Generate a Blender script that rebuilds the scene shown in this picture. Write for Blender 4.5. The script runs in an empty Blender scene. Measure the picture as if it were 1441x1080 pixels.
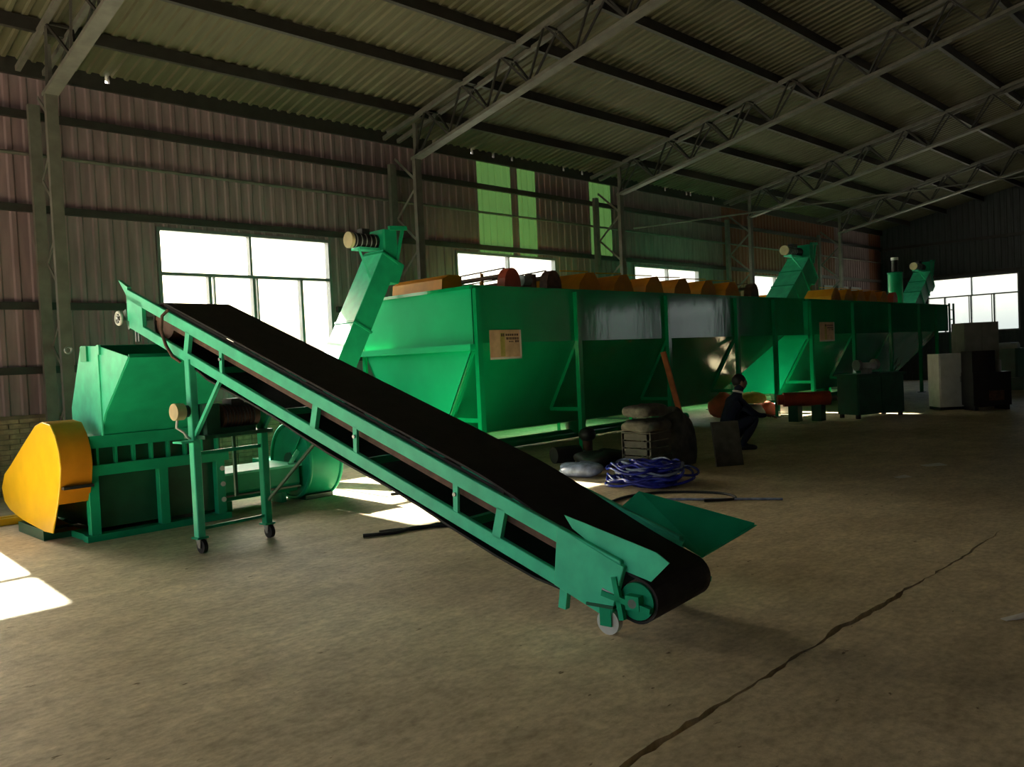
import bpy, math, random
from mathutils import Vector, Matrix
random.seed(7)
R = math.radians
scene = bpy.context.scene
COL = scene.collection

# ------------------------------------------------------------------ camera
YAW, PITCH, ROLL, FPX = R(44.79), R(-1.70), R(-2.65), 1170.0
CAM = Vector((0, 0, 1.5))
_f = Vector((math.cos(YAW)*math.cos(PITCH), math.sin(YAW)*math.cos(PITCH), math.sin(PITCH)))
_r = Vector((math.sin(YAW), -math.cos(YAW), 0)); _u = _r.cross(_f)
_c, _s = math.cos(ROLL), math.sin(ROLL)
_rt, _up = _c*_r + _s*_u, -_s*_r + _c*_u
cam = bpy.data.objects.new('camera', bpy.data.cameras.new('camera')); COL.objects.link(cam)
cam.data.sensor_width = 36.0; cam.data.lens = FPX/1441*36.0; cam.data.clip_end = 400
m = Matrix((_rt, _up, -_f)).transposed().to_4x4(); m.translation = CAM
cam.matrix_world = m
scene.camera = cam

# ------------------------------------------------------------------ world, sun, exposure
w = bpy.data.worlds.new('hazy_sky'); scene.world = w; w.use_nodes = True
bg = w.node_tree.nodes['Background']; bg.inputs[1].default_value = 0.30
sky = w.node_tree.nodes.new('ShaderNodeTexSky'); sky.sky_type = 'NISHITA'; sky.sun_disc = False
sky.sun_elevation = R(29.6); sky.sun_rotation = R(3.8); sky.dust_density = 6.0
haze = w.node_tree.nodes.new('ShaderNodeMix'); haze.data_type = 'RGBA'; haze.blend_type = 'ADD'; haze.inputs[0].default_value = 1.0; haze.clamp_result = False
haze.inputs[7].default_value = (1.05, 1.15, 1.22, 1)      # even white haze over the whole sky
w.node_tree.links.new(sky.outputs[0], haze.inputs[6]); w.node_tree.links.new(haze.outputs[2], bg.inputs[0])
SUN_DIR = Vector((-0.115, -1.753, -1.0))
sd = bpy.data.lights.new('sun', 'SUN'); sd.energy = 32; sd.angle = R(0.8); sd.color = (1.0, 0.95, 0.84)
so = bpy.data.objects.new('sun', sd); COL.objects.link(so)
so.rotation_euler = (-SUN_DIR).to_track_quat('Z', 'Y').to_euler(); so.location = (10, 40, 25)
vs = scene.view_settings
vs.view_transform = 'Standard'; vs.look = 'None'; vs.gamma = 1; vs.exposure = 1.2; vs.use_curve_mapping = False
scene.cycles.use_denoising = True

# ------------------------------------------------------------------ materials
def mat(name, col, rough=0.5, metal=0.0, var=0.0, vscale=6.0, col2=None, bump=0.0, bscale=30.0, spec=0.5, coat=0.0, stretch=None):
    mt = bpy.data.materials.new(name); mt.use_nodes = True
    nt = mt.node_tree; b = nt.nodes['Principled BSDF']
    b.inputs['Base Color'].default_value = (*col, 1); b.inputs['Roughness'].default_value = rough
    b.inputs['Metallic'].default_value = metal; b.inputs['Specular IOR Level'].default_value = spec
    b.inputs['Coat Weight'].default_value = coat; b.inputs['Coat Roughness'].default_value = 0.08
    geo = nt.nodes.new('ShaderNodeNewGeometry')
    src = geo.outputs['Position']
    if stretch:
        mp = nt.nodes.new('ShaderNodeMapping'); mp.inputs['Scale'].default_value = stretch
        nt.links.new(src, mp.inputs[0]); src = mp.outputs[0]
    n = nt.nodes.new('ShaderNodeTexNoise'); n.inputs['Scale'].default_value = vscale; n.inputs['Detail'].default_value = 6
    nt.links.new(src, n.inputs['Vector'])
    rp = nt.nodes.new('ShaderNodeValToRGB'); rp.color_ramp.elements[0].position = 0.35; rp.color_ramp.elements[1].position = 0.68
    c2 = col2 or tuple(min(1, c*(1+var)) for c in col)
    c1 = tuple(c*(1-var) for c in col) if not col2 else col
    rp.color_ramp.elements[0].color = (*c1, 1); rp.color_ramp.elements[1].color = (*c2, 1)
    nt.links.new(n.outputs[0], rp.inputs[0]); nt.links.new(rp.outputs[0], b.inputs['Base Color'])
    if bump:
        n2 = nt.nodes.new('ShaderNodeTexNoise'); n2.inputs['Scale'].default_value = bscale; n2.inputs['Detail'].default_value = 4
        nt.links.new(src, n2.inputs['Vector'])
        bp = nt.nodes.new('ShaderNodeBump'); bp.inputs['Strength'].default_value = bump; bp.inputs['Distance'].default_value = 0.02
        nt.links.new(n2.outputs[0], bp.inputs['Height']); nt.links.new(bp.outputs[0], b.inputs['Normal'])
    return mt
M = {}
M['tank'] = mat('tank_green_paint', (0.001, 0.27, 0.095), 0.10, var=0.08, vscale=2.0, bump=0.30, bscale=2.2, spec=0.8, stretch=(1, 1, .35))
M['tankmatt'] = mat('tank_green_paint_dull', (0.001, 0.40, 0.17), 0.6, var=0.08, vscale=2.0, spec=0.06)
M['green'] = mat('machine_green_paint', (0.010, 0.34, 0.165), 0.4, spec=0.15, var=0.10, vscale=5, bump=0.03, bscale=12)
M['pale'] = mat('lit_green_paint', (0.065, 0.64, 0.38), 0.4, spec=0.25, var=0.12, vscale=7, bump=0.04, bscale=20)  # lighter copy of the machine green, daylight on it put into the colour
M['dkgreen'] = mat('dark_green_paint', (0.008, 0.09, 0.045), 0.35, var=0.15)
M['orange'] = mat('orange_yellow_paint', (0.50, 0.19, 0.006), 0.55, spec=0.2, var=0.12, vscale=5)
M['yellow'] = mat('yellow_paint', (0.85, 0.50, 0.01), 0.30, var=0.06, vscale=4)
M['belt'] = mat('black_rubber', (0.012, 0.011, 0.011), 0.75, var=0.5, vscale=9, bump=0.15, bscale=60)
M['black'] = mat('black_plastic', (0.012, 0.012, 0.014), 0.5, var=0.3)
M['steel'] = mat('grey_steel', (0.32, 0.33, 0.33), 0.4, metal=0.8, var=0.15)
M['rust'] = mat('rusty_brown_steel', (0.10, 0.045, 0.028), 0.7, var=0.35, vscale=14)
M['beam'] = mat('grey_primed_steel', (0.105, 0.10, 0.085), 0.6, var=0.2, vscale=6)
M['purlin'] = mat('dark_purlin_steel', (0.022, 0.020, 0.017), 0.6, var=0.25)
M['wall'] = mat('brown_wall_sheet', (0.21, 0.145, 0.155), 0.6, spec=0.2, var=0.16, vscale=3, stretch=(4, 4, 0.5), bump=0.03)
M['shadewall'] = mat('shaded_wall_sheet', (0.035, 0.042, 0.045), 0.55, var=0.2, vscale=3, stretch=(4, 4, 0.5))  # shade at the far end wall is put into this darker colour
M['redwall'] = mat('red_wall_sheet', (0.16, 0.052, 0.026), 0.55, var=0.2, vscale=3, stretch=(4, 4, 0.5))
M['roof'] = mat('greenish_white_roof_sheet', (0.105, 0.10, 0.062), 0.6, spec=0.2, var=0.14, vscale=2.2, stretch=(6, 0.6, 1))
M['brick'] = mat('plinth_brick', (0.30, 0.22, 0.13), 0.85, var=0.28, vscale=11, bump=0.3)
M['mortar'] = mat('brick_mortar', (0.16, 0.12, 0.08), 0.9, var=0.2)
M['alu'] = mat('window_aluminium', (0.16, 0.17, 0.17), 0.45, metal=0.4, var=0.1)
M['ground'] = mat('outdoor_ground', (0.35, 0.33, 0.27), 0.9, var=0.2, vscale=0.4)
M['paper'] = mat('beige_paper', (0.50, 0.36, 0.22), 0.8, var=0.15, vscale=9)
M['white'] = mat('white_paper', (0.75, 0.74, 0.70), 0.8, var=0.08)
M['whitepaint'] = mat('white_painted_steel', (0.55, 0.57, 0.54), 0.45, var=0.1)
M['ink'] = mat('dark_print', (0.05, 0.03, 0.02), 0.8, var=0.2)
M['olive'] = mat('olive_print', (0.33, 0.32, 0.08), 0.8, var=0.2)
M['crate'] = mat('weathered_grey_wood', (0.09, 0.088, 0.07), 0.8, var=0.25, vscale=9)
M['greycab'] = mat('grey_cabinet_paint', (0.20, 0.21, 0.18), 0.45, var=0.15)
M['blue'] = mat('blue_hose_plastic', (0.02, 0.03, 0.36), 0.25, var=0.4, vscale=9)
M['ltblue'] = mat('pale_blue_film_and_glint', (0.30, 0.36, 0.55), 0.25, var=0.3, vscale=12)
M['sack'] = mat('grey_woven_sack', (0.12, 0.115, 0.09), 0.8, var=0.45, vscale=9, bump=0.6, bscale=18)
M['dksack'] = mat('dark_woven_sack', (0.06, 0.065, 0.05), 0.8, var=0.5, vscale=8, bump=0.6, bscale=16)
M['wood'] = mat('orange_brown_wood', (0.42, 0.13, 0.03), 0.6, var=0.25, vscale=6)
M['red'] = mat('red_motor_paint', (0.40, 0.055, 0.02), 0.45, var=0.2)
M['tan'] = mat('tan_pulley', (0.55, 0.45, 0.25), 0.5, var=0.15)
M['skin'] = mat('skin', (0.28, 0.14, 0.09), 0.6, var=0.1)
M['hair'] = mat('black_hair', (0.01, 0.009, 0.008), 0.6, var=0.3)
M['navy'] = mat('navy_cloth', (0.008, 0.011, 0.035), 0.85, var=0.3, vscale=12, bump=0.3)
M['trouser'] = mat('dark_trousers', (0.010, 0.011, 0.014), 0.9, var=0.3)
M['stripe_y'] = mat('yellow_sack_print', (0.75, 0.55, 0.08), 0.7, var=0.2)
M['stripe_r'] = mat('red_sack_print', (0.45, 0.08, 0.04), 0.7, var=0.2)

def floor_material():
    mt = bpy.data.materials.new('worn_concrete'); mt.use_nodes = True
    nt = mt.node_tree; b = nt.nodes['Principled BSDF']; L = nt.links.new
    geo = nt.nodes.new('ShaderNodeNewGeometry')
    def noise(sc, det=6, stretch=None):
        n = nt.nodes.new('ShaderNodeTexNoise'); n.inputs['Scale'].default_value = sc; n.inputs['Detail'].default_value = det
        n.inputs['Roughness'].default_value = 0.62
        if stretch:
            mp = nt.nodes.new('ShaderNodeMapping'); mp.inputs['Scale'].default_value = stretch
            L(geo.outputs['Position'], mp.inputs[0]); L(mp.outputs[0], n.inputs['Vector'])
        else: L(geo.outputs['Position'], n.inputs['Vector'])
        return n
    def ramp(src, p0, p1, c0, c1):
        r = nt.nodes.new('ShaderNodeValToRGB'); e = r.color_ramp.elements
        e[0].position, e[1].position = p0, p1; e[0].color, e[1].color = (*c0, 1), (*c1, 1); L(src, r.inputs[0]); return r
    big = ramp(noise(0.55).outputs[0], 0.35, 0.68, (0.50, 0.41, 0.27), (0.76, 0.645, 0.45))
    mid = ramp(noise(3.2, 9, (1.0, 1.6, 1)).outputs[0], 0.38, 0.62, (0.82, 0.81, 0.80), (1.06, 1.05, 1.02))
    fine = ramp(noise(17, 8, (1.0, 1.5, 1)).outputs[0], 0.32, 0.62, (0.72, 0.71, 0.70), (1.08, 1.08, 1.08))
    pits = ramp(noise(7.5, 3, (1, 2.0, 1)).outputs[0], 0.27, 0.315, (0.35, 0.32, 0.28), (1, 1, 1))
    def mul(a, c):
        x = nt.nodes.new('ShaderNodeMix'); x.data_type = 'RGBA'; x.blend_type = 'MULTIPLY'; x.inputs[0].default_value = 1
        L(a, x.inputs[6]); L(c, x.inputs[7]); return x.outputs[2]
    L(mul(mul(mul(big.outputs[0], mid.outputs[0]), fine.outputs[0]), pits.outputs[0]), b.inputs['Base Color'])
    b.inputs['Roughness'].default_value = 0.62; b.inputs['Specular IOR Level'].default_value = 0.12
    bp = nt.nodes.new('ShaderNodeBump'); bp.inputs['Strength'].default_value = 0.35; bp.inputs['Distance'].default_value = 0.02
    L(noise(9, 8).outputs[0], bp.inputs['Height']); L(bp.outputs[0], b.inputs['Normal'])
    return mt
M['floor'] = floor_material()

def glass_material():
    mt = bpy.data.materials.new('window_glass'); mt.use_nodes = True; nt = mt.node_tree; L = nt.links.new
    nt.nodes.remove(nt.nodes['Principled BSDF']); out = nt.nodes['Material Output']
    t = nt.nodes.new('ShaderNodeBsdfTransparent'); t.inputs[0].default_value = (0.95, 0.98, 0.96, 1)
    g = nt.nodes.new('ShaderNodeBsdfGlossy'); g.inputs['Roughness'].default_value = 0.02
    mx = nt.nodes.new('ShaderNodeMixShader'); mx.inputs[0].default_value = 0.05
    L(t.outputs[0], mx.inputs[1]); L(g.outputs[0], mx.inputs[2]); L(mx.outputs[0], out.inputs[0]); return mt
M['glass'] = glass_material()

def translucent_material():
    mt = bpy.data.materials.new('translucent_green_sheet'); mt.use_nodes = True; nt = mt.node_tree; L = nt.links.new
    nt.nodes.remove(nt.nodes['Principled BSDF']); out = nt.nodes['Material Output']
    geo = nt.nodes.new('ShaderNodeNewGeometry'); mp = nt.nodes.new('ShaderNodeMapping'); mp.inputs['Scale'].default_value = (5, 5, 0.6)
    n = nt.nodes.new('ShaderNodeTexNoise'); n.inputs['Scale'].default_value = 3; L(geo.outputs['Position'], mp.inputs[0]); L(mp.outputs[0], n.inputs['Vector'])
    rp = nt.nodes.new('ShaderNodeValToRGB'); rp.color_ramp.elements[0].color = (0.0018, 0.0045, 0.0013, 1); rp.color_ramp.elements[1].color = (0.0032, 0.0075, 0.0022, 1)
    L(n.outputs[0], rp.inputs[0])
    t = nt.nodes.new('ShaderNodeBsdfTranslucent'); L(rp.outputs[0], t.inputs[0])
    d = nt.nodes.new('ShaderNodeBsdfDiffuse'); d.inputs[0].default_value = (0.12, 0.20, 0.08, 1)
    ad = nt.nodes.new('ShaderNodeAddShader'); L(t.outputs[0], ad.inputs[0]); L(d.outputs[0], ad.inputs[1]); L(ad.outputs[0], out.inputs[0]); return mt
M['frp'] = translucent_material()

# ------------------------------------------------------------------ mesh helpers
class MB:
    def __init__(s, X=None): s.v = []; s.f = []; s.X = X or Matrix.Identity(4); s.smooth = set()
    def add(s, vs, fs, smooth=False):
        o = len(s.v); s.v += [s.X @ Vector(p) for p in vs]
        for f in fs:
            if smooth: s.smooth.add(len(s.f))
            s.f.append([i+o for i in f])
        return s
    def hexa(s, p):   # 8 points: bottom 4 ccw, top 4 ccw
        return s.add(p, [(3,2,1,0),(4,5,6,7),(0,1,5,4),(1,2,6,5),(2,3,7,6),(3,0,4,7)])
    def box(s, x0, x1, y0, y1, z0, z1):
        return s.hexa([(x0,y0,z0),(x1,y0,z0),(x1,y1,z0),(x0,y1,z0),(x0,y0,z1),(x1,y0,z1),(x1,y1,z1),(x0,y1,z1)])
    def cbox(s, x0, x1, y0, y1, z0, z1, c=0.006):   # box with chamfered vertical edges
        pl = [(x0+c,y0),(x1-c,y0),(x1,y0+c),(x1,y1-c),(x1-c,y1),(x0+c,y1),(x0,y1-c),(x0,y0+c)]
        return s.prism([(a,b,z0) for a,b in pl], (0,0,z1-z0))
    def prism(s, pts, d):
        n = len(pts); d = Vector(d); b = [Vector(p) for p in pts]
        return s.add(b+[p+d for p in b], [tuple(reversed(range(n))), tuple(range(n,2*n))]+[(i,(i+1)%n,n+(i+1)%n,n+i) for i in range(n)])
    def bar(s, a, b, w, h, up=(0,0,1)):
        a, b = Vector(a), Vector(b); d = (b-a).normalized(); up = Vector(up)
        if abs(d.dot(up)) > 0.98: up = Vector((1,0,0))
        x = d.cross(up).normalized()*w/2; y = x.cross(d).normalized()*h/2
        return s.hexa([a-x-y,a+x-y,b+x-y,b-x-y,a-x+y,a+x+y,b+x+y,b-x+y])
    def cyl(s, a, b, r, n=20, r2=None, caps=True):
        a, b = Vector(a), Vector(b); d = (b-a).normalized()
        x = d.orthogonal().normalized(); y = d.cross(x); r2 = r if r2 is None else r2
        A = [a+r*(math.cos(t)*x+math.sin(t)*y) for t in [2*math.pi*i/n for i in range(n)]]
        B = [b+r2*(math.cos(t)*x+math.sin(t)*y) for t in [2*math.pi*i/n for i in range(n)]]
        s.add(A+B, [(i,(i+1)%n,n+(i+1)%n,n+i) for i in range(n)], True)
        if caps: s.add(A, [tuple(reversed(range(n)))]); s.add(B, [tuple(range(n))])
        return s
    def ring(s, c, axis, R_, r, n=24, k=8):
        c = Vector(c); ax = Vector(axis).normalized(); x = ax.orthogonal().normalized(); y = ax.cross(x); vs = []
        for i in range(n):
            t = 2*math.pi*i/n; e = math.cos(t)*x+math.sin(t)*y
            for j in range(k):
                q = 2*math.pi*j/k; vs.append(c+e*(R_+r*math.cos(q))+ax*r*math.sin(q))
        return s.add(vs, [(i*k+j, ((i+1)%n)*k+j, ((i+1)%n)*k+(j+1)%k, i*k+(j+1)%k) for i in range(n) for j in range(k)], True)
    def tube(s, pts, r, n=8):
        pts = [Vector(p) for p in pts]; vs = []; prev = None
        for i, p in enumerate(pts):
            d = (pts[min(i+1,len(pts)-1)]-pts[max(i-1,0)]).normalized()
            x = (prev - d*prev.dot(d)) if prev else d.orthogonal()
            x.normalize(); prev = x; y = d.cross(x)
            vs += [p+r*(math.cos(2*math.pi*j/n)*x+math.sin(2*math.pi*j/n)*y) for j in range(n)]
        fs = [(i*n+j, i*n+(j+1)%n, (i+1)*n+(j+1)%n, (i+1)*n+j) for i in range(len(pts)-1) for j in range(n)]
        s.add(vs, fs, True); k = (len(pts)-1)*n
        return s.add(vs[:n], [tuple(reversed(range(n)))]) .add(vs[k:], [tuple(range(n))])
    def blob(s, c, rx, ry, rz, amp=0.15, seed=0, nu=18, nv=12, power=1.0, flat=True):
        rnd = random.Random(seed); ph = [(rnd.uniform(1,4), rnd.uniform(1,4), rnd.uniform(0,6)) for _ in range(6)]; vs = []
        for j in range(nv+1):
            v = math.pi*j/nv
            for i in range(nu):
                u = 2*math.pi*i/nu
                sp = lambda q: math.copysign(abs(q)**power, q)
                k = 1+amp*sum(math.sin(a*u*1.0//1*0+round(a)*u+b*v+c_) for a,b,c_ in ph)/3
                vs.append((c[0]+rx*k*sp(math.sin(v))*sp(math.cos(u)), c[1]+ry*k*sp(math.sin(v))*sp(math.sin(u)), c[2]+rz*k*sp(math.cos(v))))
        fs = [(j*nu+i, (j+1)*nu+i, (j+1)*nu+(i+1)%nu, j*nu+(i+1)%nu) for j in range(nv) for i in range(nu)]
        if flat: vs = [(x,y,max(z,c[2]-rz*0.8)) for x,y,z in vs]
        return s.add(vs, fs, True)
    def build(s, name, m, parent=None, label=None, kind=None):
        org = Vector((0,0,0)); p = parent
        while p is not None: org += p.location; p = p.parent
        me = bpy.data.meshes.new(name); me.from_pydata([tuple(v-org) for v in s.v], [], s.f)
        for i in s.smooth: me.polygons[i].use_smooth = True
        me.materials.append(M[m] if isinstance(m, str) else m); me.validate(); me.update()
        o = bpy.data.objects.new(name, me); COL.objects.link(o)
        if parent: o.parent = parent
        if label: o['label'] = label
        if kind: o['kind'] = kind
        return o
def thing(name, loc, label, cat, group=None):
    o = bpy.data.objects.new(name, None); COL.objects.link(o); o.location = loc; o.empty_display_size = 0.2
    o['label'] = label; o['category'] = cat
    if group: o['group'] = group
    return o
def tag(o, label, cat, group=None):
    o['label'] = label; o['category'] = cat
    if group: o['group'] = group
    return o
def setting(name, loc=(0,0,0)):
    o = bpy.data.objects.new(name, None); COL.objects.link(o); o.location = loc; o['kind'] = 'structure'; return o
def bevel(o, wd=0.006, seg=2):
    b = o.modifiers.new('bevel', 'BEVEL'); b.width = wd; b.segments = seg; b.limit_method = 'ANGLE'; return o

# ================================================================== SETTING
X0, X1, YW, YS = -8.25, 32.9, 12.4, -10.0       # hall extents
EAVE, SLOPE, RIDGE = 5.75, 0.2, 1.2
BAYS = [3.55+5.9*k for k in range(-2, 5)]
WZ0, WZ1, WZM = 1.70, 3.70, 3.01
roofz = lambda y: EAVE+SLOPE*(YW-y) if y >= RIDGE else EAVE+SLOPE*(YW-RIDGE)-SLOPE*(RIDGE-y)

o = MB().box(-160, 200, -160, 200, -0.6, -0.30).build('outdoor_ground', 'ground'); o['kind'] = 'structure'

# floor: two slabs with a jagged open joint between them
fl = setting('floor')
rj = random.Random(3); xs = [-3+0.07*i for i in range(0, 175)]
def joint(x):
    k = max(0, min(1, (x+2.5)/1.0))*max(0, min(1, (7.4-x)/2.2)); return k
mid, wid = [], []; a = 0
for x in xs:
    a = a*0.86+rj.uniform(-0.012, 0.012); mid.append(1.855+a); wid.append(joint(x)*max(0.004, rj.uniform(0.012, 0.040)+0.012*math.sin(x*3.1)))
up = [(X0-0.3, 1.855)]+[(x, mm+w_/2) for x, mm, w_ in zip(xs, mid, wid)]+[(X1+0.3, 1.855)]
dn = [(X0-0.3, 1.855)]+[(x, mm-w_/2) for x, mm, w_ in zip(xs, mid, wid)]+[(X1+0.3, 1.855)]
for edge, yo in ((up, YW+0.25), (dn, YS-0.25)):
    b = MB(); n = len(edge); vs = []
    for x, y in edge: vs += [(x, y, 0), (x, y, -0.28), (x, yo, 0), (x, yo, -0.28)]
    fs = []
    for i in range(n-1):
        p, q = i*4, i*4+4
        fs += [(p, q, q+2, p+2), (p, p+1, q+1, q)]
    b.add(vs, fs).build('floor_slab', 'floor', fl)
MB().box(X0-0.3, X1+0.3, 1.5, 2.2, -0.3, -0.22).build('joint_filler', 'purlin', fl)
rc = random.Random(11)

def corr(b, P, dx, up_, w_, h, nrm, pitch=0.2, depth=0.018):
    """trapezoid-ribbed sheet: origin P, width along dx, height along up_, ribs proud along nrm"""
    P, dx, up_, nrm = Vector(P), Vector(dx), Vector(up_), Vector(nrm)
    n = max(1, round(w_/pitch)); pt = w_/n; prof = []
    for i in range(n):
        t = i*pt; prof += [(t, 0), (t+pt*0.55, 0), (t+pt*0.65, depth), (t+pt*0.9, depth)]
    prof.append((w_, 0))
    vs = []
    for t, d in prof:
        q = P+dx*t+nrm*d; vs += [q, q+up_*h]
    b.add(vs, [(2*i, 2*i+2, 2*i+3, 2*i+1) for i in range(len(prof)-1)])
    return b

def add_window(n, P, dx, nrm, wd=3.0):
    """P = lower corner inside face; six panes"""
    P, dx, nrm = Vector(P), Vector(dx), Vector(nrm)
    wn = setting('window_%d' % n, P)
    H = WZ1-WZ0; hm = WZM-WZ0; Z = Vector((0,0,1))
    def fb(t0, t1, z0, z1, d=0.05, name='mullion'):
        a = P+dx*t0+Z*z0; c = P+dx*t1+Z*z1
        q = [a-nrm*d, a+dx*(t1-t0)-nrm*d, a+dx*(t1-t0)+nrm*d, a+nrm*d]
        MB().hexa(q+[v+Z*(z1-z0) for v in q]).build(name, 'alu', wn)
    e = 0.05
    fb(0, wd, 0, e, 0.07, 'window_sill'); fb(0, wd, H-e, H, 0.06, 'window_head'); fb(0, e, e, H-e, 0.06, 'window_jamb'); fb(wd-e, wd, e, H-e, 0.06, 'window_jamb')
    fb(e, wd-e, hm-0.025, hm+0.025, 0.055, 'transom'); fb(wd/2-0.02, wd/2+0.02, hm+0.025, H-e)
    kk = wd/3.0; low = [0.79*kk, 1.53*kk, 2.40*kk]
    for t in low: fb(t-0.025, t+0.025, e, hm-0.025)
    fb(0.86*kk, 0.86*kk+.025, e, hm-0.025, 0.03); fb(1.59*kk, 1.59*kk+.025, e, hm-0.025, 0.03)
    def pane(t0, t1, z0, z1, d):
        a = P+dx*t0+Z*z0+nrm*d
        q = [a-nrm*0.003, a+dx*(t1-t0)-nrm*0.003, a+dx*(t1-t0)+nrm*0.003, a+nrm*0.003]
        MB().hexa(q+[v+Z*(z1-z0) for v in q]).build('pane', 'glass', wn)
    pane(e, wd/2-.02, hm+.025, H-e, 0); pane(wd/2+.02, wd-e, hm+.025, H-e, 0)
    ed = [e]+low+[wd-e]
    for i in range(4): pane(ed[i]+(0.025 if i else 0), ed[i+1]-(0.025 if i < 3 else 0), e, hm-.025, 0.015*(i % 2))
    # sky portal: only tells the renderer where daylight comes in
    ld = bpy.data.lights.new('daylight_portal', 'AREA'); ld.shape = 'RECTANGLE'; ld.size = wd; ld.size_y = H
    ld.cycles.is_portal = True
    lo = bpy.data.objects.new('daylight_portal', ld); COL.objects.link(lo)
    lo.location = P+dx*wd/2+Z*H/2-nrm*0.12; lo.rotation_euler = nrm.to_track_quat('-Z', 'Y').to_euler()
    return wn

# long wall behind the tanks
wb = setting('wall_back')
wn_i = 1
PL = 1.02
for bi, bx in enumerate(BAYS):
    ex = X1 if bi == len(BAYS)-1 else bx+5.9
    wx = bx+1.6; ww = 3.0
    if bi == 0: wx, ww = -7.2, 3.9
    for a_, b_ in ((bx, (bx+wx)/2), ((bx+wx)/2, wx), (wx+ww, wx+ww+(ex-wx-ww)/2), (wx+ww+(ex-wx-ww)/2, ex)):
        frp = (abs(bx-15.35) < .1 and a_ == bx) or (abs(bx-9.45) < .1 and b_ == ex and False)
        z1 = EAVE-0.10
        mm = 'redwall' if bx > 21 else 'wall'
        if frp:
            corr(MB(), (a_, YW, PL), (1,0,0), (0,0,1), b_-a_, 3.85-PL, (0,-1,0)).build('wall_sheet', mm, wb)
            corr(MB(), (a_, YW, 3.85), (1,0,0), (0,0,1), b_-a_, z1-3.85, (0,-1,0)).build('translucent_sheet', 'frp', wb, 'translucent green wall sheet')
        else:
            corr(MB(), (a_, YW, PL), (1,0,0), (0,0,1), b_-a_, z1-PL, (0,-1,0)).build('wall_sheet', mm, wb)
    ups = [(wx, wx+1, 0), (wx+1, wx+2, 0), (wx+2, wx+3, 0)]
    if abs(bx-9.45) < .1: ups = [(wx, 11.75, 0), (11.75, 12.72, 1), (12.72, 12.93, 0), (12.93, 13.49, 1), (13.49, wx+3, 0)]
    if abs(bx-15.35) < .1: ups = [(wx, wx+1, 0), (wx+1, wx+2, 0), (wx+2, wx+3, 0)]
    if bi == 0:      # unseen sliding-door opening, added at the far left for more light
        dz = 3.7
        for i in range(3): corr(MB(), (wx+i*1.3, YW, dz), (1,0,0), (0,0,1), 1.3, EAVE-.10-dz, (0,-1,0)).build('wall_sheet', 'wall', wb)
        dd = setting('added_door_1', (wx, YW, 0))
        for a_, b_, z0, z1 in ((wx-.06, wx+.04, 0, dz), (wx+3.86, wx+3.96, 0, dz), (wx-.06, wx+3.96, dz-.02, dz+.10)): MB().box(a_, b_, YW-.10, YW+.10, z0, z1).build('added_door_frame', 'beam', dd)
        continue
    if bi == len(BAYS)-1:      # last bay is boarded over
        for i in range(3): corr(MB(), (wx+i, YW, PL), (1,0,0), (0,0,1), 1.0, EAVE-.10-PL, (0,-1,0)).build('wall_sheet', 'wall', wb)
        for a_ in (27.5, 28.6, 29.7): MB().box(a_, a_+.85, YW-.16, YW-.12, 1.9, 3.5).build('board_panel', 'greycab', wb)
        continue
    for a_, b_, tr in ups:
        mm = 'frp' if tr else ('redwall' if bx > 21 else 'wall')
        corr(MB(), (a_, YW, WZ1), (1,0,0), (0,0,1), b_-a_, EAVE-0.10-WZ1, (0,-1,0)).build('translucent_sheet' if tr else 'wall_sheet', mm, wb, 'translucent green wall sheet' if tr else None)
    if bi == 0 or bi == len(BAYS)-1: continue
    for k in range(3):
        corr(MB(), (wx+k, YW, PL), (1,0,0), (0,0,1), 1.0, WZ0-PL, (0,-1,0)).build('wall_sheet', 'wall', wb)
    add_window(wn_i, (wx, YW+0.03, WZ0), (1,0,0), (0,-1,0)); wn_i += 1
PL = 1.02
# brick plinth under the sheeting
for a_, b_ in ((X0-.2, -7.25), (-3.25, X1+.2)): MB().box(a_, b_, YW+0.012, YW+0.24, -0.02, PL-0.02).build('plinth_core', 'mortar', wb)
bm0 = None
for row in range(15):
    z = 0.005+row*0.0675
    for i in range(0, 12):
        x = 2.2+i*0.25+(0.125 if row % 2 else 0)
        if bm0 is None:
            o = bevel(MB().box(0, 0.238, 0, 0.115, 0, 0.057).build('brick', 'brick', wb), 0.004, 1); bm0 = o.data
        else:
            o = bpy.data.objects.new('brick', bm0); COL.objects.link(o); o.parent = wb
        o.location = (x, YW-0.012+rc.uniform(-.004, .004), z)
b = MB()
for row in range(15):
    z = 0.005+row*0.0675; x = X0
    while x < X1-.3:
        if not (-7.5 < x < -3.25 or 2.0 < x < 5.15): b.box(x, x+0.238, YW-0.012, YW+0.1, z, z+0.057)
        x += 0.25
b.build('plinth_bricks', 'brick', wb, kind='stuff')
for a_, b_ in ((X0, -7.25), (-3.25, X1)): MB().box(a_, b_, YW-0.03, YW+0.2, PL-0.02, PL+0.03).build('plinth_cap', 'mortar', wb)
# rails carrying the sheets
for z, d, mm in ((5.04, 0.07, 'purlin'), (3.80, 0.06, 'purlin'), (2.50, 0.06, 'purlin'), (1.64, 0.05, 'purlin')):
    if z in (2.50,):
        for bx in BAYS:
            if abs(bx+8.25) < .1: continue
            MB().box(bx, bx+1.55, YW-d-.03, YW-.03, z-.05, z+.05).build('girt', mm, wb)
            MB().box(bx+4.65, min(bx+5.9, X1), YW-d-.03, YW-.03, z-.05, z+.05).build('girt', mm, wb)
    elif z < 3:
        for a_, b_ in ((X0, -7.25), (-3.25, X1)): MB().box(a_, b_, YW-d-.03, YW-.03, z-.05, z+.05).build('girt', mm, wb)
    else: MB().box(X0, X1, YW-d-.03, YW-.03, z-.05, z+.05).build('girt', mm, wb)
MB().cyl((X0, YW-.09, 4.52), (X1, YW-.09, 4.50), 0.025, 10).build('conduit', 'beam', wb)
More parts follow.
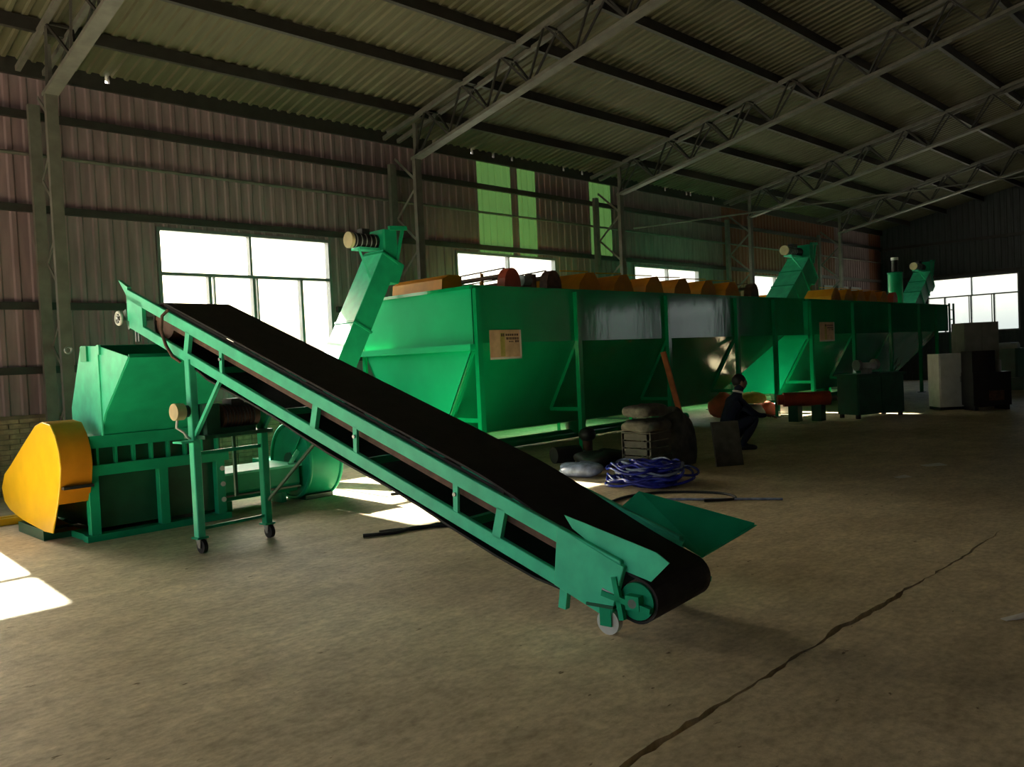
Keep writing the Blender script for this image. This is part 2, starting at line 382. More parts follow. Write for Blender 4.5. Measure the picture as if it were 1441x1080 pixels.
# dark infill strip under the eave with small gaps where daylight leaks in
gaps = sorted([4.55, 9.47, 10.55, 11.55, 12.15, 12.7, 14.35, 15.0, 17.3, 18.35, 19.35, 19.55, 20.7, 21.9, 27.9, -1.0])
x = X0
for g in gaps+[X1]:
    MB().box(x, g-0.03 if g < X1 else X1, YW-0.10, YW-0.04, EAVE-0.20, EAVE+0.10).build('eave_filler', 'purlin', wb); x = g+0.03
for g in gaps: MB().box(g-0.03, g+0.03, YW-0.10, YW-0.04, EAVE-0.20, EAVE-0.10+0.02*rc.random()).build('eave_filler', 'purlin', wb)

# end wall on the right
we = setting('wall_right')
ends = [(-9.4, 0), (-5.4, 0), (7.75, 0)]; y = YS
def gable(X, y, z, w_, nrm):
    b = corr(MB(), (X, y, z), (0,1,0), (0,0,1), w_, 1.0, nrm)
    for i in range(1, len(b.v), 2): b.v[i] = Vector((b.v[i].x, b.v[i].y, roofz(b.v[i].y)+0.02))
    return b
def wall_x(par, X, nrm, wins, base, door=None):
    global wn_i
    segs = []; y = YS
    for wy, wd_ in sorted([(q, 3.0) for q in wins]+([door] if door else [])): segs.append((y, wy)); y = wy+wd_
    segs.append((y, YW))
    for a_, b_ in segs:
        n = max(1, round((b_-a_)/1.0)); s_ = (b_-a_)/n
        for i in range(n):
            gable(X, a_+i*s_, 0, s_, nrm).build('wall_sheet', base, par)
    for wy in wins:
        for i in range(3):
            corr(MB(), (X, wy+i, 0), (0,1,0), (0,0,1), 1.0, WZ0, nrm).build('wall_sheet', base, par)
            gable(X, wy+i, WZ1, 1.0, nrm).build('wall_sheet', base, par)
        add_window(wn_i, (X-0.03*nrm[0], wy, WZ0), (0,1,0), nrm); wn_i += 1
    if door:
        dy, dw = door; dd = setting('added_door_2', (X, dy, 0)); n = round(dw)  # unseen doorway added so daylight fills in from the left
        for i in range(n): gable(X, dy+i*dw/n, 4.2, dw/n, nrm).build('wall_sheet', base, par)
        for a_, b_, z0, z1 in ((dy-.06, dy+.05, 0, 4.2), (dy+dw-.05, dy+dw+.06, 0, 4.2), (dy-.06, dy+dw+.06, 4.18, 4.30)): MB().box(X-.10, X+.10, a_, b_, z0, z1).build('added_door_frame', 'beam', dd)
    for z in (5.0,) if door else (5.0, 3.80): MB().box(X+nrm[0]*.03, X+nrm[0]*.10, YS, YW, z-.05, z+.05).build('girt', 'purlin', par)
wall_x(we, X1, (-1,0,0), [-9.4, -5.4, 7.75], 'shadewall')
wl = setting('wall_left')
wall_x(wl, X0, (1,0,0), [8.6], 'wall', (0.5, 7.0))
# long wall behind the camera
wf = setting('wall_front')
for bi, bx in enumerate(BAYS):
    ex = X1 if bi == len(BAYS)-1 else bx+5.9; wx = bx+1.6
    has = False
    for a_, b_ in ((bx, wx), (wx+3.0, ex)):
        corr(MB(), (a_, YS, 0), (1,0,0), (0,0,1), b_-a_, EAVE, (0,1,0)).build('wall_sheet', 'wall', wf)
    if has:
        corr(MB(), (wx, YS, 0), (1,0,0), (0,0,1), 3.0, WZ0, (0,1,0)).build('wall_sheet', 'wall', wf)
        corr(MB(), (wx, YS, WZ1), (1,0,0), (0,0,1), 3.0, EAVE-WZ1, (0,1,0)).build('wall_sheet', 'wall', wf)
        add_window(wn_i, (wx, YS-0.03, WZ0), (1,0,0), (0,1,0)); wn_i += 1
    else: corr(MB(), (wx, YS, 0), (1,0,0), (0,0,1), 3.0, EAVE, (0,1,0)).build('wall_sheet', 'wall', wf)

# roof sheets
ce = setting('ceiling')
nsh = 48; sw = (X1+0.3-(X0-0.3))/nsh; k = math.sqrt(1+SLOPE*SLOPE)
for sgn, y0 in ((-1, YW+0.06), (1, YS-0.06)):
    me = None
    ln = abs(y0-RIDGE)*k; d = Vector((0, sgn/k, SLOPE/k)); nr = Vector((0, sgn*SLOPE, -1)).normalized() if sgn > 0 else Vector((0, -SLOPE, -1)).normalized()
    zz = EAVE-SLOPE*0.06
    for i in range(nsh):
        if me is None:
            o = corr(MB(), (0, 0, 0), (1,0,0), d, sw+0.03, ln, nr, pitch=0.19, depth=0.028).build('roof_sheet', 'roof', ce); me = o.data
        else:
            o = bpy.data.objects.new('roof_sheet', me); COL.objects.link(o); o.parent = ce
        o.location = (X0-0.3+i*sw, y0, zz+(0.004 if i % 2 else 0))
MB().prism([(X0-.3, RIDGE-.5, roofz(RIDGE)-.05), (X0-.3, RIDGE+.5, roofz(RIDGE)-.05), (X0-.3, RIDGE, roofz(RIDGE)+.10)], (X1-X0+.6, 0, 0)).build('ridge_cap', 'beam', ce)

# purlins
ordn = ['first', 'second', 'third', 'fourth', 'fifth', 'sixth', 'seventh', 'eighth', 'ninth']
for sgn in (0, 1):
    for i, y in enumerate((11.30, 10.03, 8.80, 7.55, 6.40, 5.25, 4.05, 2.85, 1.65)):
        yy = y if not sgn else 2*RIDGE-y
        z = roofz(yy)-0.03
        b = MB(); b.box(X0, X1, yy-0.035, yy+0.035, z-0.16, z-0.15); b.box(X0, X1, yy-0.035, yy-0.029, z-0.15, z-0.01); b.box(X0, X1, yy-0.035, yy+0.035, z-0.01, z)
        b.box(X0, X1, yy+0.029, yy+0.035, z-0.15, z-0.12)
        b.build('purlin', 'purlin', ce)

# lattice columns and trusses
colname = {-8.25: 'two bays left of the shredder', -2.35: 'one bay left of the shredder', 3.55: 'behind the yellow-guarded shredder', 9.45: 'behind the bucket of the nearest tank',
           15.35: 'between the second and third windows', 21.25: 'right of the third window', 27.15: 'behind the far tank'}
colname[9.45] = 'behind the left end of the nearest tank'
for bx in BAYS:
    key = round(bx, 2)
    c = thing('lattice_column', (bx, 11.85, 0), 'grey lattice steel column against the wall, ' + colname[key], 'column', 'lattice columns')
    for y in (11.50, 12.22):
        b = MB(); b.box(bx-.07, bx+.07, y-.04, y-.033, 0, 5.15); b.box(bx-.07, bx-.062, y-.033, y+.04, 0, 5.15); b.box(bx+.062, bx+.07, y-.033, y+.04, 0, 5.15)
        b.build('chord', 'beam', c)
    z = 0.3; i = 0
    while z < 4.9:
        a_, b_ = (11.54, 12.18) if i % 2 == 0 else (12.18, 11.54)
        MB().bar((bx+.05, a_, z), (bx+.05, b_, z+0.55), 0.012, 0.045).build('lacing_bar', 'beam', c); z += 0.55; i += 1
    MB().box(bx-.13, bx+.13, 11.40, 12.34, 0, 0.02).build('base_plate', 'beam', c)
    t = thing('roof_truss', (bx, RIDGE, roofz(RIDGE)), 'lattice roof truss spanning from the column ' + colname[key], 'truss', 'roof trusses')
    for sg in (1, -1):
        yf = lambda y: y if sg > 0 else 2*RIDGE-y
        zb = lambda y: 5.12+SLOPE*(11.47-y); zt = lambda y: roofz(y)-0.20
        MB().bar((bx, yf(11.55), zb(11.55)), (bx, yf(RIDGE), zb(RIDGE)), 0.17, 0.05).build('bottom_chord', 'beam', t)
        for s in (-.16, .16):
            MB().bar((bx+s, yf(12.2), zt(12.2)), (bx+s, yf(RIDGE), zt(RIDGE)), 0.06, 0.07).build('top_chord', 'beam', t)
        if bx < 0 and sg < 0: continue
        y = 11.5; i = 0; st = (11.5-RIDGE)/22
        for i in range(22):
            ya, yb = y, y-st
            for s in (-.15, .15):
                if i % 2 == 0: p, q = (bx+s*.25, yf(ya), zb(ya)+.02), (bx+s, yf(yb), zt(yb))
                else: p, q = (bx+s, yf(ya), zt(ya)), (bx+s*.25, yf(yb), zb(yb)+.02)
                MB().bar(p, q, 0.03, 0.03).build('web_bar', 'purlin', t)
            if i % 2 == 0: MB().bar((bx-.16, yf(yb), zt(yb)), (bx+.16, yf(yb), zt(yb)), 0.03, 0.03).build('tie_bar', 'purlin', t)
            y = yb
    for y in (11.5,):
        MB().bar((bx, 11.5, 5.12), (bx, 11.5, zt(11.5)), 0.08, 0.05).build('end_post', 'beam', t)

# ================================================================== INCLINED BELT CONVEYOR
Am = Vector((3.01, 6.76, 0)); Bm = Vector((3.44, 2.78, 0)); U = (Bm-Am).normalized(); V = Vector((-U.y, U.x, 0))
CX = Matrix((U, V, Vector((0,0,1)))).transposed().to_4x4(); CX.translation = Am
K = 0.3715
zt = lambda u: 1.933-K*u
zb = lambda u: zt(u)-0.345
W = 0.70
cv = thing('belt_conveyor', Am, 'long inclined green belt conveyor with black rubber belt on wheeled legs, in the foreground', 'conveyor')
def cb(): return MB(CX)
for v0, v1, nm in ((0, 0.035, 'side_frame'), (W-0.035, W, 'side_frame')):
    f = cb()
    def pl(u0, u1, za0, za1, zb0, zb1): f.prism([(u0, v0, za0), (u1, v0, za1), (u1, v0, zb1), (u0, v0, zb0)], (0, v1-v0, 0))
    hu = -.96 if v0 == 0 else -.28
    pl(hu, 4.10, zt(hu)-.095, zt(4.10)-.095, zt(hu), zt(4.10))
    sf = f.build(nm, 'pale', cv); bevel(sf, 0.004, 1)
    f = cb(); hb_ = -.94 if v0 == 0 else -.30; pl(hb_, 4.02, zb(hb_), zb(4.02), zb(hb_)+.085, zb(4.02)+.085); bevel(f.build('bottom_rail', 'pale', cv), 0.004, 1)
    if v0 == 0: f = cb(); pl(-0.96, -0.70, zb(-.96)+.06, zb(-.70)+.06, zt(-.96)-.05, zt(-.70)-.05); f.build('head_plate', 'pale', cv)
    if v0 == 0: f = cb(); f.prism([(-.96, v0-.001, zt(-.96)-.06), (-1.09, v0-.001, zt(-.96)+.09), (-.93, v0-.001, zt(-.96)+.012)], (0, v1-v0, 0)); f.build('head_tip', 'pale', cv)
    f = cb(); f.prism([(3.66, v0-.004, zb(3.66)), (4.02, v0-.004, zb(4.02)-.01), (4.12, v0-.004, zt(4.12)-.02), (3.78, v0-.004, zt(3.78)), (3.70, v0-.004, zt(3.70))], (0, v1-v0+.008, 0)); bevel(f.build('tail_plate', 'pale', cv), 0.004, 1)
    for u, wd in ((-.06, .06), (1.56, .055), (3.22, .06)):
        f = cb(); f.prism([(u, v0, zb(u)+.07), (u+wd, v0, zb(u+wd)+.07), (u+wd+.05, v0, zt(u+wd+.05)-.08), (u+.05, v0, zt(u+.05)-.08)], (0, v1-v0, 0)); f.build('upright', 'pale', cv)
    for u in (0.46, 2.02, 2.92):
        f = cb(); f.prism([(u, v0, zt(u)-.26), (u+.035, v0, zt(u+.035)-.26), (u+.045, v0, zt(u)-.09), (u+.005, v0, zt(u)-.09)], (0, .02, 0)); ob = f.build('idler_bracket', 'pale', cv)
        cb().cyl((u+.02, v0-.012, zt(u)-.16), (u+.02, v0+.03, zt(u)-.16), 0.013, 10).build('bolt', 'steel', ob)
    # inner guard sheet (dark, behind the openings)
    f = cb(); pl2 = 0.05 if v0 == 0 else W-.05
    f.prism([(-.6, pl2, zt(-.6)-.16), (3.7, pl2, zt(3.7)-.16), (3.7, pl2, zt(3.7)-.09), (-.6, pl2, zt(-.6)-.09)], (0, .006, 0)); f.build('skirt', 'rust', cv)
for v0 in (.0355, W-.0425):
    cb().prism([(-.38, v0, zt(-.38)-.06), (3.30, v0, zt(3.30)-.06), (3.30, v0, zt(3.30)+.016), (-.38, v0, zt(-.38)+.028)], (0, .007, 0)).build('edge_seal', 'belt', cv)
for i in range(8):   # cross members and idlers between the side frames
    u = 0.1+i*0.45
    cb().cyl((u, 0.05, zt(u)-.03), (u, W-.05, zt(u)-.03), 0.038, 14).build('idler_roller', 'steel', cv)
    if i % 2 == 0: cb().bar((u+.2, 0.03, zb(u+.2)+.04), (u+.2, W-.03, zb(u+.2)+.04), 0.05, 0.05).build('cross_member', 'green', cv)
# belt loop
th = math.atan(K); rad = 0.165; path = []
nx, nz = math.sin(th), math.cos(th)
def cpt(u): return (u, zt(u)+0.045-rad*nz)   # pulley centres just under the belt line
uh, ut = -0.42, 4.17; radt = 0.122
hc = (uh, zt(uh)+0.045-rad/nz*1.0); tc = (ut, zt(ut)-0.185)
def ang(c, r, a0, a1, n):
    return [(c[0]+r*math.cos(a0+(a1-a0)*i/n), c[1]+r*math.sin(a0+(a1-a0)*i/n)) for i in range(n+1)]
top = math.pi/2-th
def dip(u_):
    q = max(0.0, min(1.0, (u_-3.0)/1.15)); return .045-.10*q*q*(3-2*q)
path += [(u_, zt(u_)+dip(u_)) for u_ in [uh+rad*math.cos(top)+(4.12-uh-rad*math.cos(top))*i/40 for i in range(41)]]
path += ang(tc, radt, top-.12, top-math.pi*1.02, 14)
path += [(3.62, zb(3.62)-.04)]+[(3.5-0.3*i, zb(3.5-0.3*i)-.06-.012*math.sin(i*1.3)) for i in range(12)]+[(0.05, zb(0.05)-.045)]
path += ang(hc, rad, top+math.pi*1.02, top, 14)[:-1]
cxm = sum(p[0] for p in path)/len(path)
inn = []
n = len(path)
for i in range(n):
    a_, b_ = Vector(path[i-1]), Vector(path[(i+1) % n]); d = (b_-a_).normalized(); inn.append((path[i][0]+d.y*0.014, path[i][1]-d.x*0.014))
b = cb(); vs = []
for (a_, c_), (e_, g_) in zip(path, inn): vs += [(a_, 0.038, c_), (a_, 0.662, c_), (e_, 0.662, g_), (e_, 0.038, g_)]
fs = []
for i in range(n):
    p, q = 4*i, 4*((i+1) % n); fs += [(p, p+1, q+1, q), (p+1, p+2, q+2, q+1), (p+2, p+3, q+3, q+2), (p+3, p, q, q+3)]
b.add(vs, fs, False); belt = b.build('belt', 'belt', cv)
cb().cyl((hc[0], .06, hc[1]), (hc[0], .64, hc[1]), rad-.015, 24).build('head_pulley', 'rust', cv)
tp = cb().cyl((tc[0], .06, tc[1]), (tc[0], .64, tc[1]), radt-.015, 24).build('tail_pulley', 'rust', cv)
cb().cyl((tc[0], -.02, tc[1]), (tc[0], .72, tc[1]), 0.025, 12).build('shaft', 'steel', tp)
cb().cyl((tc[0], .03, tc[1]), (tc[0], .055, tc[1]), 0.10, 24).build('pulley_flange', 'green', tp)
for v in (-.02, W-.02):   # tail take-up bearings with screw
    tb = cb().box(tc[0]-.04, tc[0]+.04, v, v+.05, tc[1]-.035, tc[1]+.04).build('bearing_block', 'green', cv)
    cb().cyl((3.98, v+.025, tc[1]+.05), (tc[0]-.05, v+.025, tc[1]), 0.012, 8).build('take_up_screw', 'steel', tb)
    cb().bar((3.98, v+.02, zb(3.98)+.12), (tc[0]+.1, v+.02, zb(3.98)+.06), 0.03, 0.03).build('take_up_rail', 'green', tb)
    cb().bar((4.06, v+.02, zt(4.06)-.10), (4.10, v+.02, zb(4.06)+.02), 0.03, 0.03).build('take_up_post', 'green', tb)
# head drive wheel, bolts
hw = cb().ring((-1.06, -.03, 2.03), (0, 1, 0), 0.055, 0.014, 24, 8).build('drive_wheel', 'whitepaint', cv)
for a_ in (0, 60, 120):
    cb().bar((-1.06-.05*math.cos(R(a_)), -.03, 2.03-.05*math.sin(R(a_))), (-1.06+.05*math.cos(R(a_)), -.03, 2.03+.05*math.sin(R(a_))), .012, .012, (0,1,0)).build('spoke', 'steel', hw)
cb().cyl((-1.06, -.05, 2.03), (-1.06, .30, 2.03), 0.016, 10).build('hub', 'steel', hw)
for du in (0, .05): cb().cyl((-.86+du, .02, zb(-.86)-.10), (-.86+du, .02, zb(-.86)+.01), 0.011, 8).build('stud', 'steel', cv)
cb().bar((-1.02, .03, 2.10), (-.94, .03, 1.93), .05, .05, (0,1,0)).build('bearing_bracket', 'dkgreen', cv)
# feed hopper at the tail
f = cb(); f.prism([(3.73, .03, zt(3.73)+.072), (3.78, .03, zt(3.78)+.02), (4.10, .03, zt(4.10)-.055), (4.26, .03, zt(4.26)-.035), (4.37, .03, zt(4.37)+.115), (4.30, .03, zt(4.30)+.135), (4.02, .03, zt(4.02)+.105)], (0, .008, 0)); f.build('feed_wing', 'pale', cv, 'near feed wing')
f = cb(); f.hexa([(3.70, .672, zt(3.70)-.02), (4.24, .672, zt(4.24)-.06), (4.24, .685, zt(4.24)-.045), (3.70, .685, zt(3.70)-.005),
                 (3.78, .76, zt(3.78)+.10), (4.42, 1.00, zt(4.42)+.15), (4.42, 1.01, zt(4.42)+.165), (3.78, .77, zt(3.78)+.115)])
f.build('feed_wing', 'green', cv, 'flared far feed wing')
f = cb(); f.hexa([(4.24, .672, zt(4.24)-.06), (4.42, 1.00, zt(4.42)+.14), (4.40, 1.01, zt(4.42)+.14), (4.22, .682, zt(4.24)-.06),
                 (4.26, .68, zt(4.24)-.04), (4.45, .98, zt(4.42)+.16), (4.43, .99, zt(4.42)+.16), (4.24, .69, zt(4.24)-.04)]); f.build('wing_lip', 'green', cv)
# stand
for v in (0.02, W-.02):
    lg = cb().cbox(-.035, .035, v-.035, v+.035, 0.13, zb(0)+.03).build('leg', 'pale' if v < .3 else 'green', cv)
    cb().box(-.05, .05, v-.05, v+.05, 0.12, 0.135).build('foot_plate', 'green', lg)
    ct = cb().cyl((.03, v-.018, .058), (.03, v+.018, .058), .058, 20).build('caster_wheel', 'black', cv)
    for q in (-.028, .028): cb().prism([(-.02, v+q-.003, .12), (.05, v+q-.003, .12), (.045, v+q-.003, .045), (.015, v+q-.003, .045)], (0, .006, 0)).build('caster_fork', 'steel', ct)
    cb().cyl((.03, v-.032, .058), (.03, v+.032, .058), .010, 8).build('axle', 'steel', ct)
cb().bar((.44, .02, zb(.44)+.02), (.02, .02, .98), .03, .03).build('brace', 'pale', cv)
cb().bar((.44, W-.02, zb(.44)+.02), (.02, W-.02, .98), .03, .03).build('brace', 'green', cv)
cb().bar((.04, W-.02, .34), (1.15, W-.02, zb(1.15)+.02), .022, .022).build('brace', 'dkgreen', cv, 'long dark stay rod')
cb().bar((0, .04, .83), (0, W-.04, .83), .03, .03).build('crossbar', 'green', cv)
cb().bar((0, .04, .20), (0, W-.04, .20), .025, .025).build('crossbar', 'green', cv)
cb().bar((0, W*.55, .98), (0, W*.55, .42), .025, .025).build('tie_rod', 'dkgreen', cv)
cb().box(-.16, .16, .02, W-.02, .955, .985).build('motor_shelf', 'dkgreen', cv)
mo = cb().cyl((0, .25, 1.12), (0, .60, 1.12), .105, 20).build('drive_motor', 'rust', cv)
for i in range(9): cb().ring((0, .28+.033*i, 1.12), (0,1,0), .106, .006, 20, 6).build('cooling_fin', 'black', mo)
cb().box(-.10, .10, .16, .55, .985, 1.03).build('motor_foot', 'dkgreen', mo)
cb().box(-.07, .07, .34, .46, 1.20, 1.27).build('terminal_box', 'black', mo)
gb = cb().cbox(-.10, .10, .06, .22, .985, 1.24, .02).build('gearbox', 'dkgreen', cv)
cb().cyl((-.02, -.14, 1.19), (-.02, -.06, 1.19), .07, 24).build('drive_pulley', 'tan', cv)
cb().cyl((-.02, -.06, 1.19), (-.02, .10, 1.19), .05, 20).build('motor_shaft_cover', 'black', cv)
cb().tube([(-.02, -.11, 1.12), (-.02, -.12, 1.06), (0, -.07, 1.02), (.01, -.05, .98), (0, -.02, .96)], .012, 8).build('power_cable', 'whitepaint', cv)
cb().box(-.08, .06, -.13, .02, .93, .945).build('bracket', 'pale', cv)
for v in (0.10, W-.06):   # tail casters
    pass
for v in (0.03, W-.03):
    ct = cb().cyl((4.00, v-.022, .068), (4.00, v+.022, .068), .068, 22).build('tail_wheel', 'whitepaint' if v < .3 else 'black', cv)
    cb().cyl((4.00, v-.03, .068), (4.00, v+.03, .068), .014, 8).build('axle', 'steel', ct)
    for q in (-.034, .034): cb().box(3.96, 4.03, v+q-.004, v+q+.004, .05, .16).build('caster_fork', 'green', ct)
    cb().box(3.88, 4.05, v-.045, v+.045, .15, .165).build('caster_plate', 'dkgreen', ct)
    cb().bar((3.72, v, zb(3.72)+.02), (3.70, v, zb(3.72)-.11), .04, .05).build('stub_leg', 'pale', cv)
# cable looped round the near rail
cb().tube([(-.26, .00, zt(-.26)+.02), (-.30, -.035, zt(-.26)-.03), (-.31, -.045, zt(-.26)-.15), (-.25, -.045, zt(-.26)-.28), (-.17, -.035, zb(-.17)+.0), (-.14, .02, zb(-.17)-.05)], .014, 8).build('cable', 'rust', cv)

# ================================================================== SHREDDER
sh = thing('shredder', (3.25, 8.2, 0), 'green shredder with flared steel hopper and yellow belt guard, at left', 'shredder')
FY, BY = 8.10, 9.35
xs_ = (2.62, 3.26, 3.84)
for x in xs_:
    for y in (FY, BY): bevel(MB().box(x, x+.09, y-.0, y+.09, 0.05, .70).build('post', 'green', sh), .004, 1)
for y in (FY-.02, BY-.02):
    MB().box(2.58, 3.97, y, y+.13, 0, .06).build('base_rail', 'green', sh)
    MB().box(2.60, 3.97, y, y+.12, .60, .70).build('frame_rail', 'green', sh)
for x in (2.60, 3.86): MB().box(x, x+.11, FY+.11, BY, 0, .06).build('base_rail', 'green', sh); MB().box(x, x+.11, FY+.1, BY, .60, .70).build('frame_rail', 'green', sh)
MB().box(2.70, 3.90, FY+.09, BY-.02, .10, .60).build('cutter_housing', 'dkgreen', sh)
MB().box(2.66, 3.92, FY+.06, BY, .70, .86).build('cutter_box', 'dkgreen', sh)
MB().box(2.64, 3.95, FY-.02, BY+.05, .855, .97).build('flange_beam', 'green', sh)
for i in range(8):
    x = 2.70+i*.165; MB().box(x, x+.022, FY+.0, FY+.07, .70, .858).build('rib', 'green', sh)
MB().cyl((2.62, FY+.03, .64), (2.70, FY+.03, .64), .05, 14).build('shaft_end', 'dkgreen', sh)
for z in (.20, .36, .52):
    MB().cyl((3.855+.045, FY-.012, z), (3.855+.045, FY+.0, z), .025, 12).build('bolt_head', 'whitepaint', sh)
# hopper: left and right cheeks, sloped front, back
HX0, HX1 = 2.75, 3.74
prof = [(8.85, .95), (8.85, 1.22), (8.50, 1.81), (8.03, 1.79), (7.34, 1.67), (7.95, 1.19), (8.11, .97)]
for x in (HX0, HX1): MB().prism([(x, y, z) for y, z in prof], (.012 if x == HX0 else -.012, 0, 0)).build('hopper_cheek', 'pale' if x == HX0 else 'green', sh)  # left cheek takes the lighter green with its daylight painted in
def slab(p, q, t, name, mm, x0=HX0+.012, x1=HX1-.012):
    (y0, z0), (y1, z1) = p, q; d = Vector((0, y1-y0, z1-z0)).normalized(); nn = Vector((0, -d.z, d.y))*t
    return MB().prism([(x0, y0, z0), (x0, y1, z1), (x0, y1+nn.y, z1+nn.z), (x0, y0+nn.y, z0+nn.z)], (x1-x0, 0, 0)).build(name, mm, sh)
slab((7.34, 1.67), (7.95, 1.19), -.012, 'hopper_front', 'green'); slab((7.95, 1.19), (8.11, .97), -.012, 'hopper_throat', 'green')
slab((8.85, .97), (8.85, 1.22), -.012, 'hopper_back', 'green'); slab((8.85, 1.22), (8.50, 1.81), -.012, 'hopper_back', 'green')
MB().box(HX0-.012, HX0+.0, 8.02, 8.045, .97, 1.79).build('stiffener', 'pale', sh)
MB().box(HX0-.02, HX0+.0, 7.97, 8.03, 1.71, 1.80).build('lifting_lug', 'pale', sh)
MB().ring((HX0-.06, 8.66, 1.78), (0,1,0), .03, .008, 16, 6).build('lifting_eye', 'steel', sh)
MB().box(HX0-.02, HX0+.01, 8.30, 8.46, 1.66, 1.80).build('hinge_plate', 'green', sh)
slab((7.34, 1.67), (7.37, 1.645), .03, 'hopper_lip', 'green')
# yellow belt guard
gp = [(9.93,.40),(9.80,.55),(9.55,.66),(9.05,.90),(8.66,1.08),(8.45,1.12),(8.22,1.10),(8.10,1.00),(8.02,.86),(8.00,.72),(8.05,.55),(8.14,.38),(8.33,.10),(8.58,.09),(9.25,.13),(9.68,.19),(9.86,.26)]
gd = thing('belt_guard_placeholder', (0,0,0), '', '') if False else None
g = MB().prism([(2.36, y, z) for y, z in gp], (.015, 0, 0)).build('belt_guard', 'yellow', sh, 'yellow teardrop belt guard'); bevel(g, .008, 2)
n = len(gp); b = MB(); vs = []
for y, z in gp: vs += [(2.372, y, z), (2.63, y, z)]
b.add(vs, [(2*i, 2*((i+1) % n), 2*((i+1) % n)+1, 2*i+1) for i in range(n) if i not in (11,)], True); b.build('guard_rim', 'orange', g)
MB().box(2.38, 2.632, 7.995, 8.10, .52, .545).build('guard_seam', 'black', g)
MB().box(2.36, 2.62, 8.6, 9.4, 0, .10).build('guard_foot', 'dkgreen', sh)

# yellow steel bars lying left of the guard
for i, (z, yy) in enumerate(((0.0, 9.90), (0.0, 10.06))):
    o = bevel(MB().box(0.6, 2.55, yy, yy+.10, z, z+.07).build('steel_bar', 'yellow'), .01, 2)
    tag(o, ('yellow steel bar on the floor by the belt guard, the nearer one' if i == 0 else 'yellow steel bar on the floor by the belt guard, the farther one'), 'bar', 'yellow bars by the guard')

# ================================================================== SCREW TROUGH + BLOWER DRUM
st = thing('screw_trough', (4.5, 8.6, 0), 'low green screw trough running from the shredder to the round drum', 'trough')
MB().prism([(4.0, 8.35, .42), (4.0, 8.35, .22), (4.0, 8.42, .12), (4.0, 8.62, .09), (4.0, 8.80, .12), (4.0, 8.87, .22), (4.0, 8.87, .42)], (.93, 0, 0)).build('trough_body', 'green', st)
MB().box(3.98, 4.93, 8.28, 8.94, .41, .435).build('trough_lid', 'pale', st)
MB().box(3.98, 4.93, 8.33, 8.36, .17, .19).build('seam_strip', 'dkgreen', st)
MB().bar((4.80, 8.33, .43), (4.92, 8.33, .58), .012, .05).build('gusset', 'pale', st)
for x in (4.1, 4.75): MB().box(x, x+.06, 8.45, 8.75, 0, .11).build('support_foot', 'green', st)
dr = thing('blower_drum', (5.15, 8.6, 0), 'round bright green blower drum on the floor at the end of the trough', 'drum')
MB().cyl((4.98, 8.6, .44), (5.38, 8.6, .44), .43, 40).build('drum_shell', 'green', dr)
MB().ring((4.98, 8.6, .44), (1,0,0), .425, .025, 40, 8).build('rim', 'green', dr)
MB().ring((5.38, 8.6, .44), (1,0,0), .425, .025, 40, 8).build('rim', 'green', dr)
MB().cyl((4.945, 8.6, .44), (4.985, 8.6, .44), .10, 24).build('hub', 'dkgreen', dr)
MB().bar((4.965, 8.55, .50), (4.965, 8.32, .78), .02, .05).build('brace_strip', 'green', dr)
MB().box(5.0, 5.36, 8.35, 8.85, 0, .05).build('drum_base', 'dkgreen', dr)

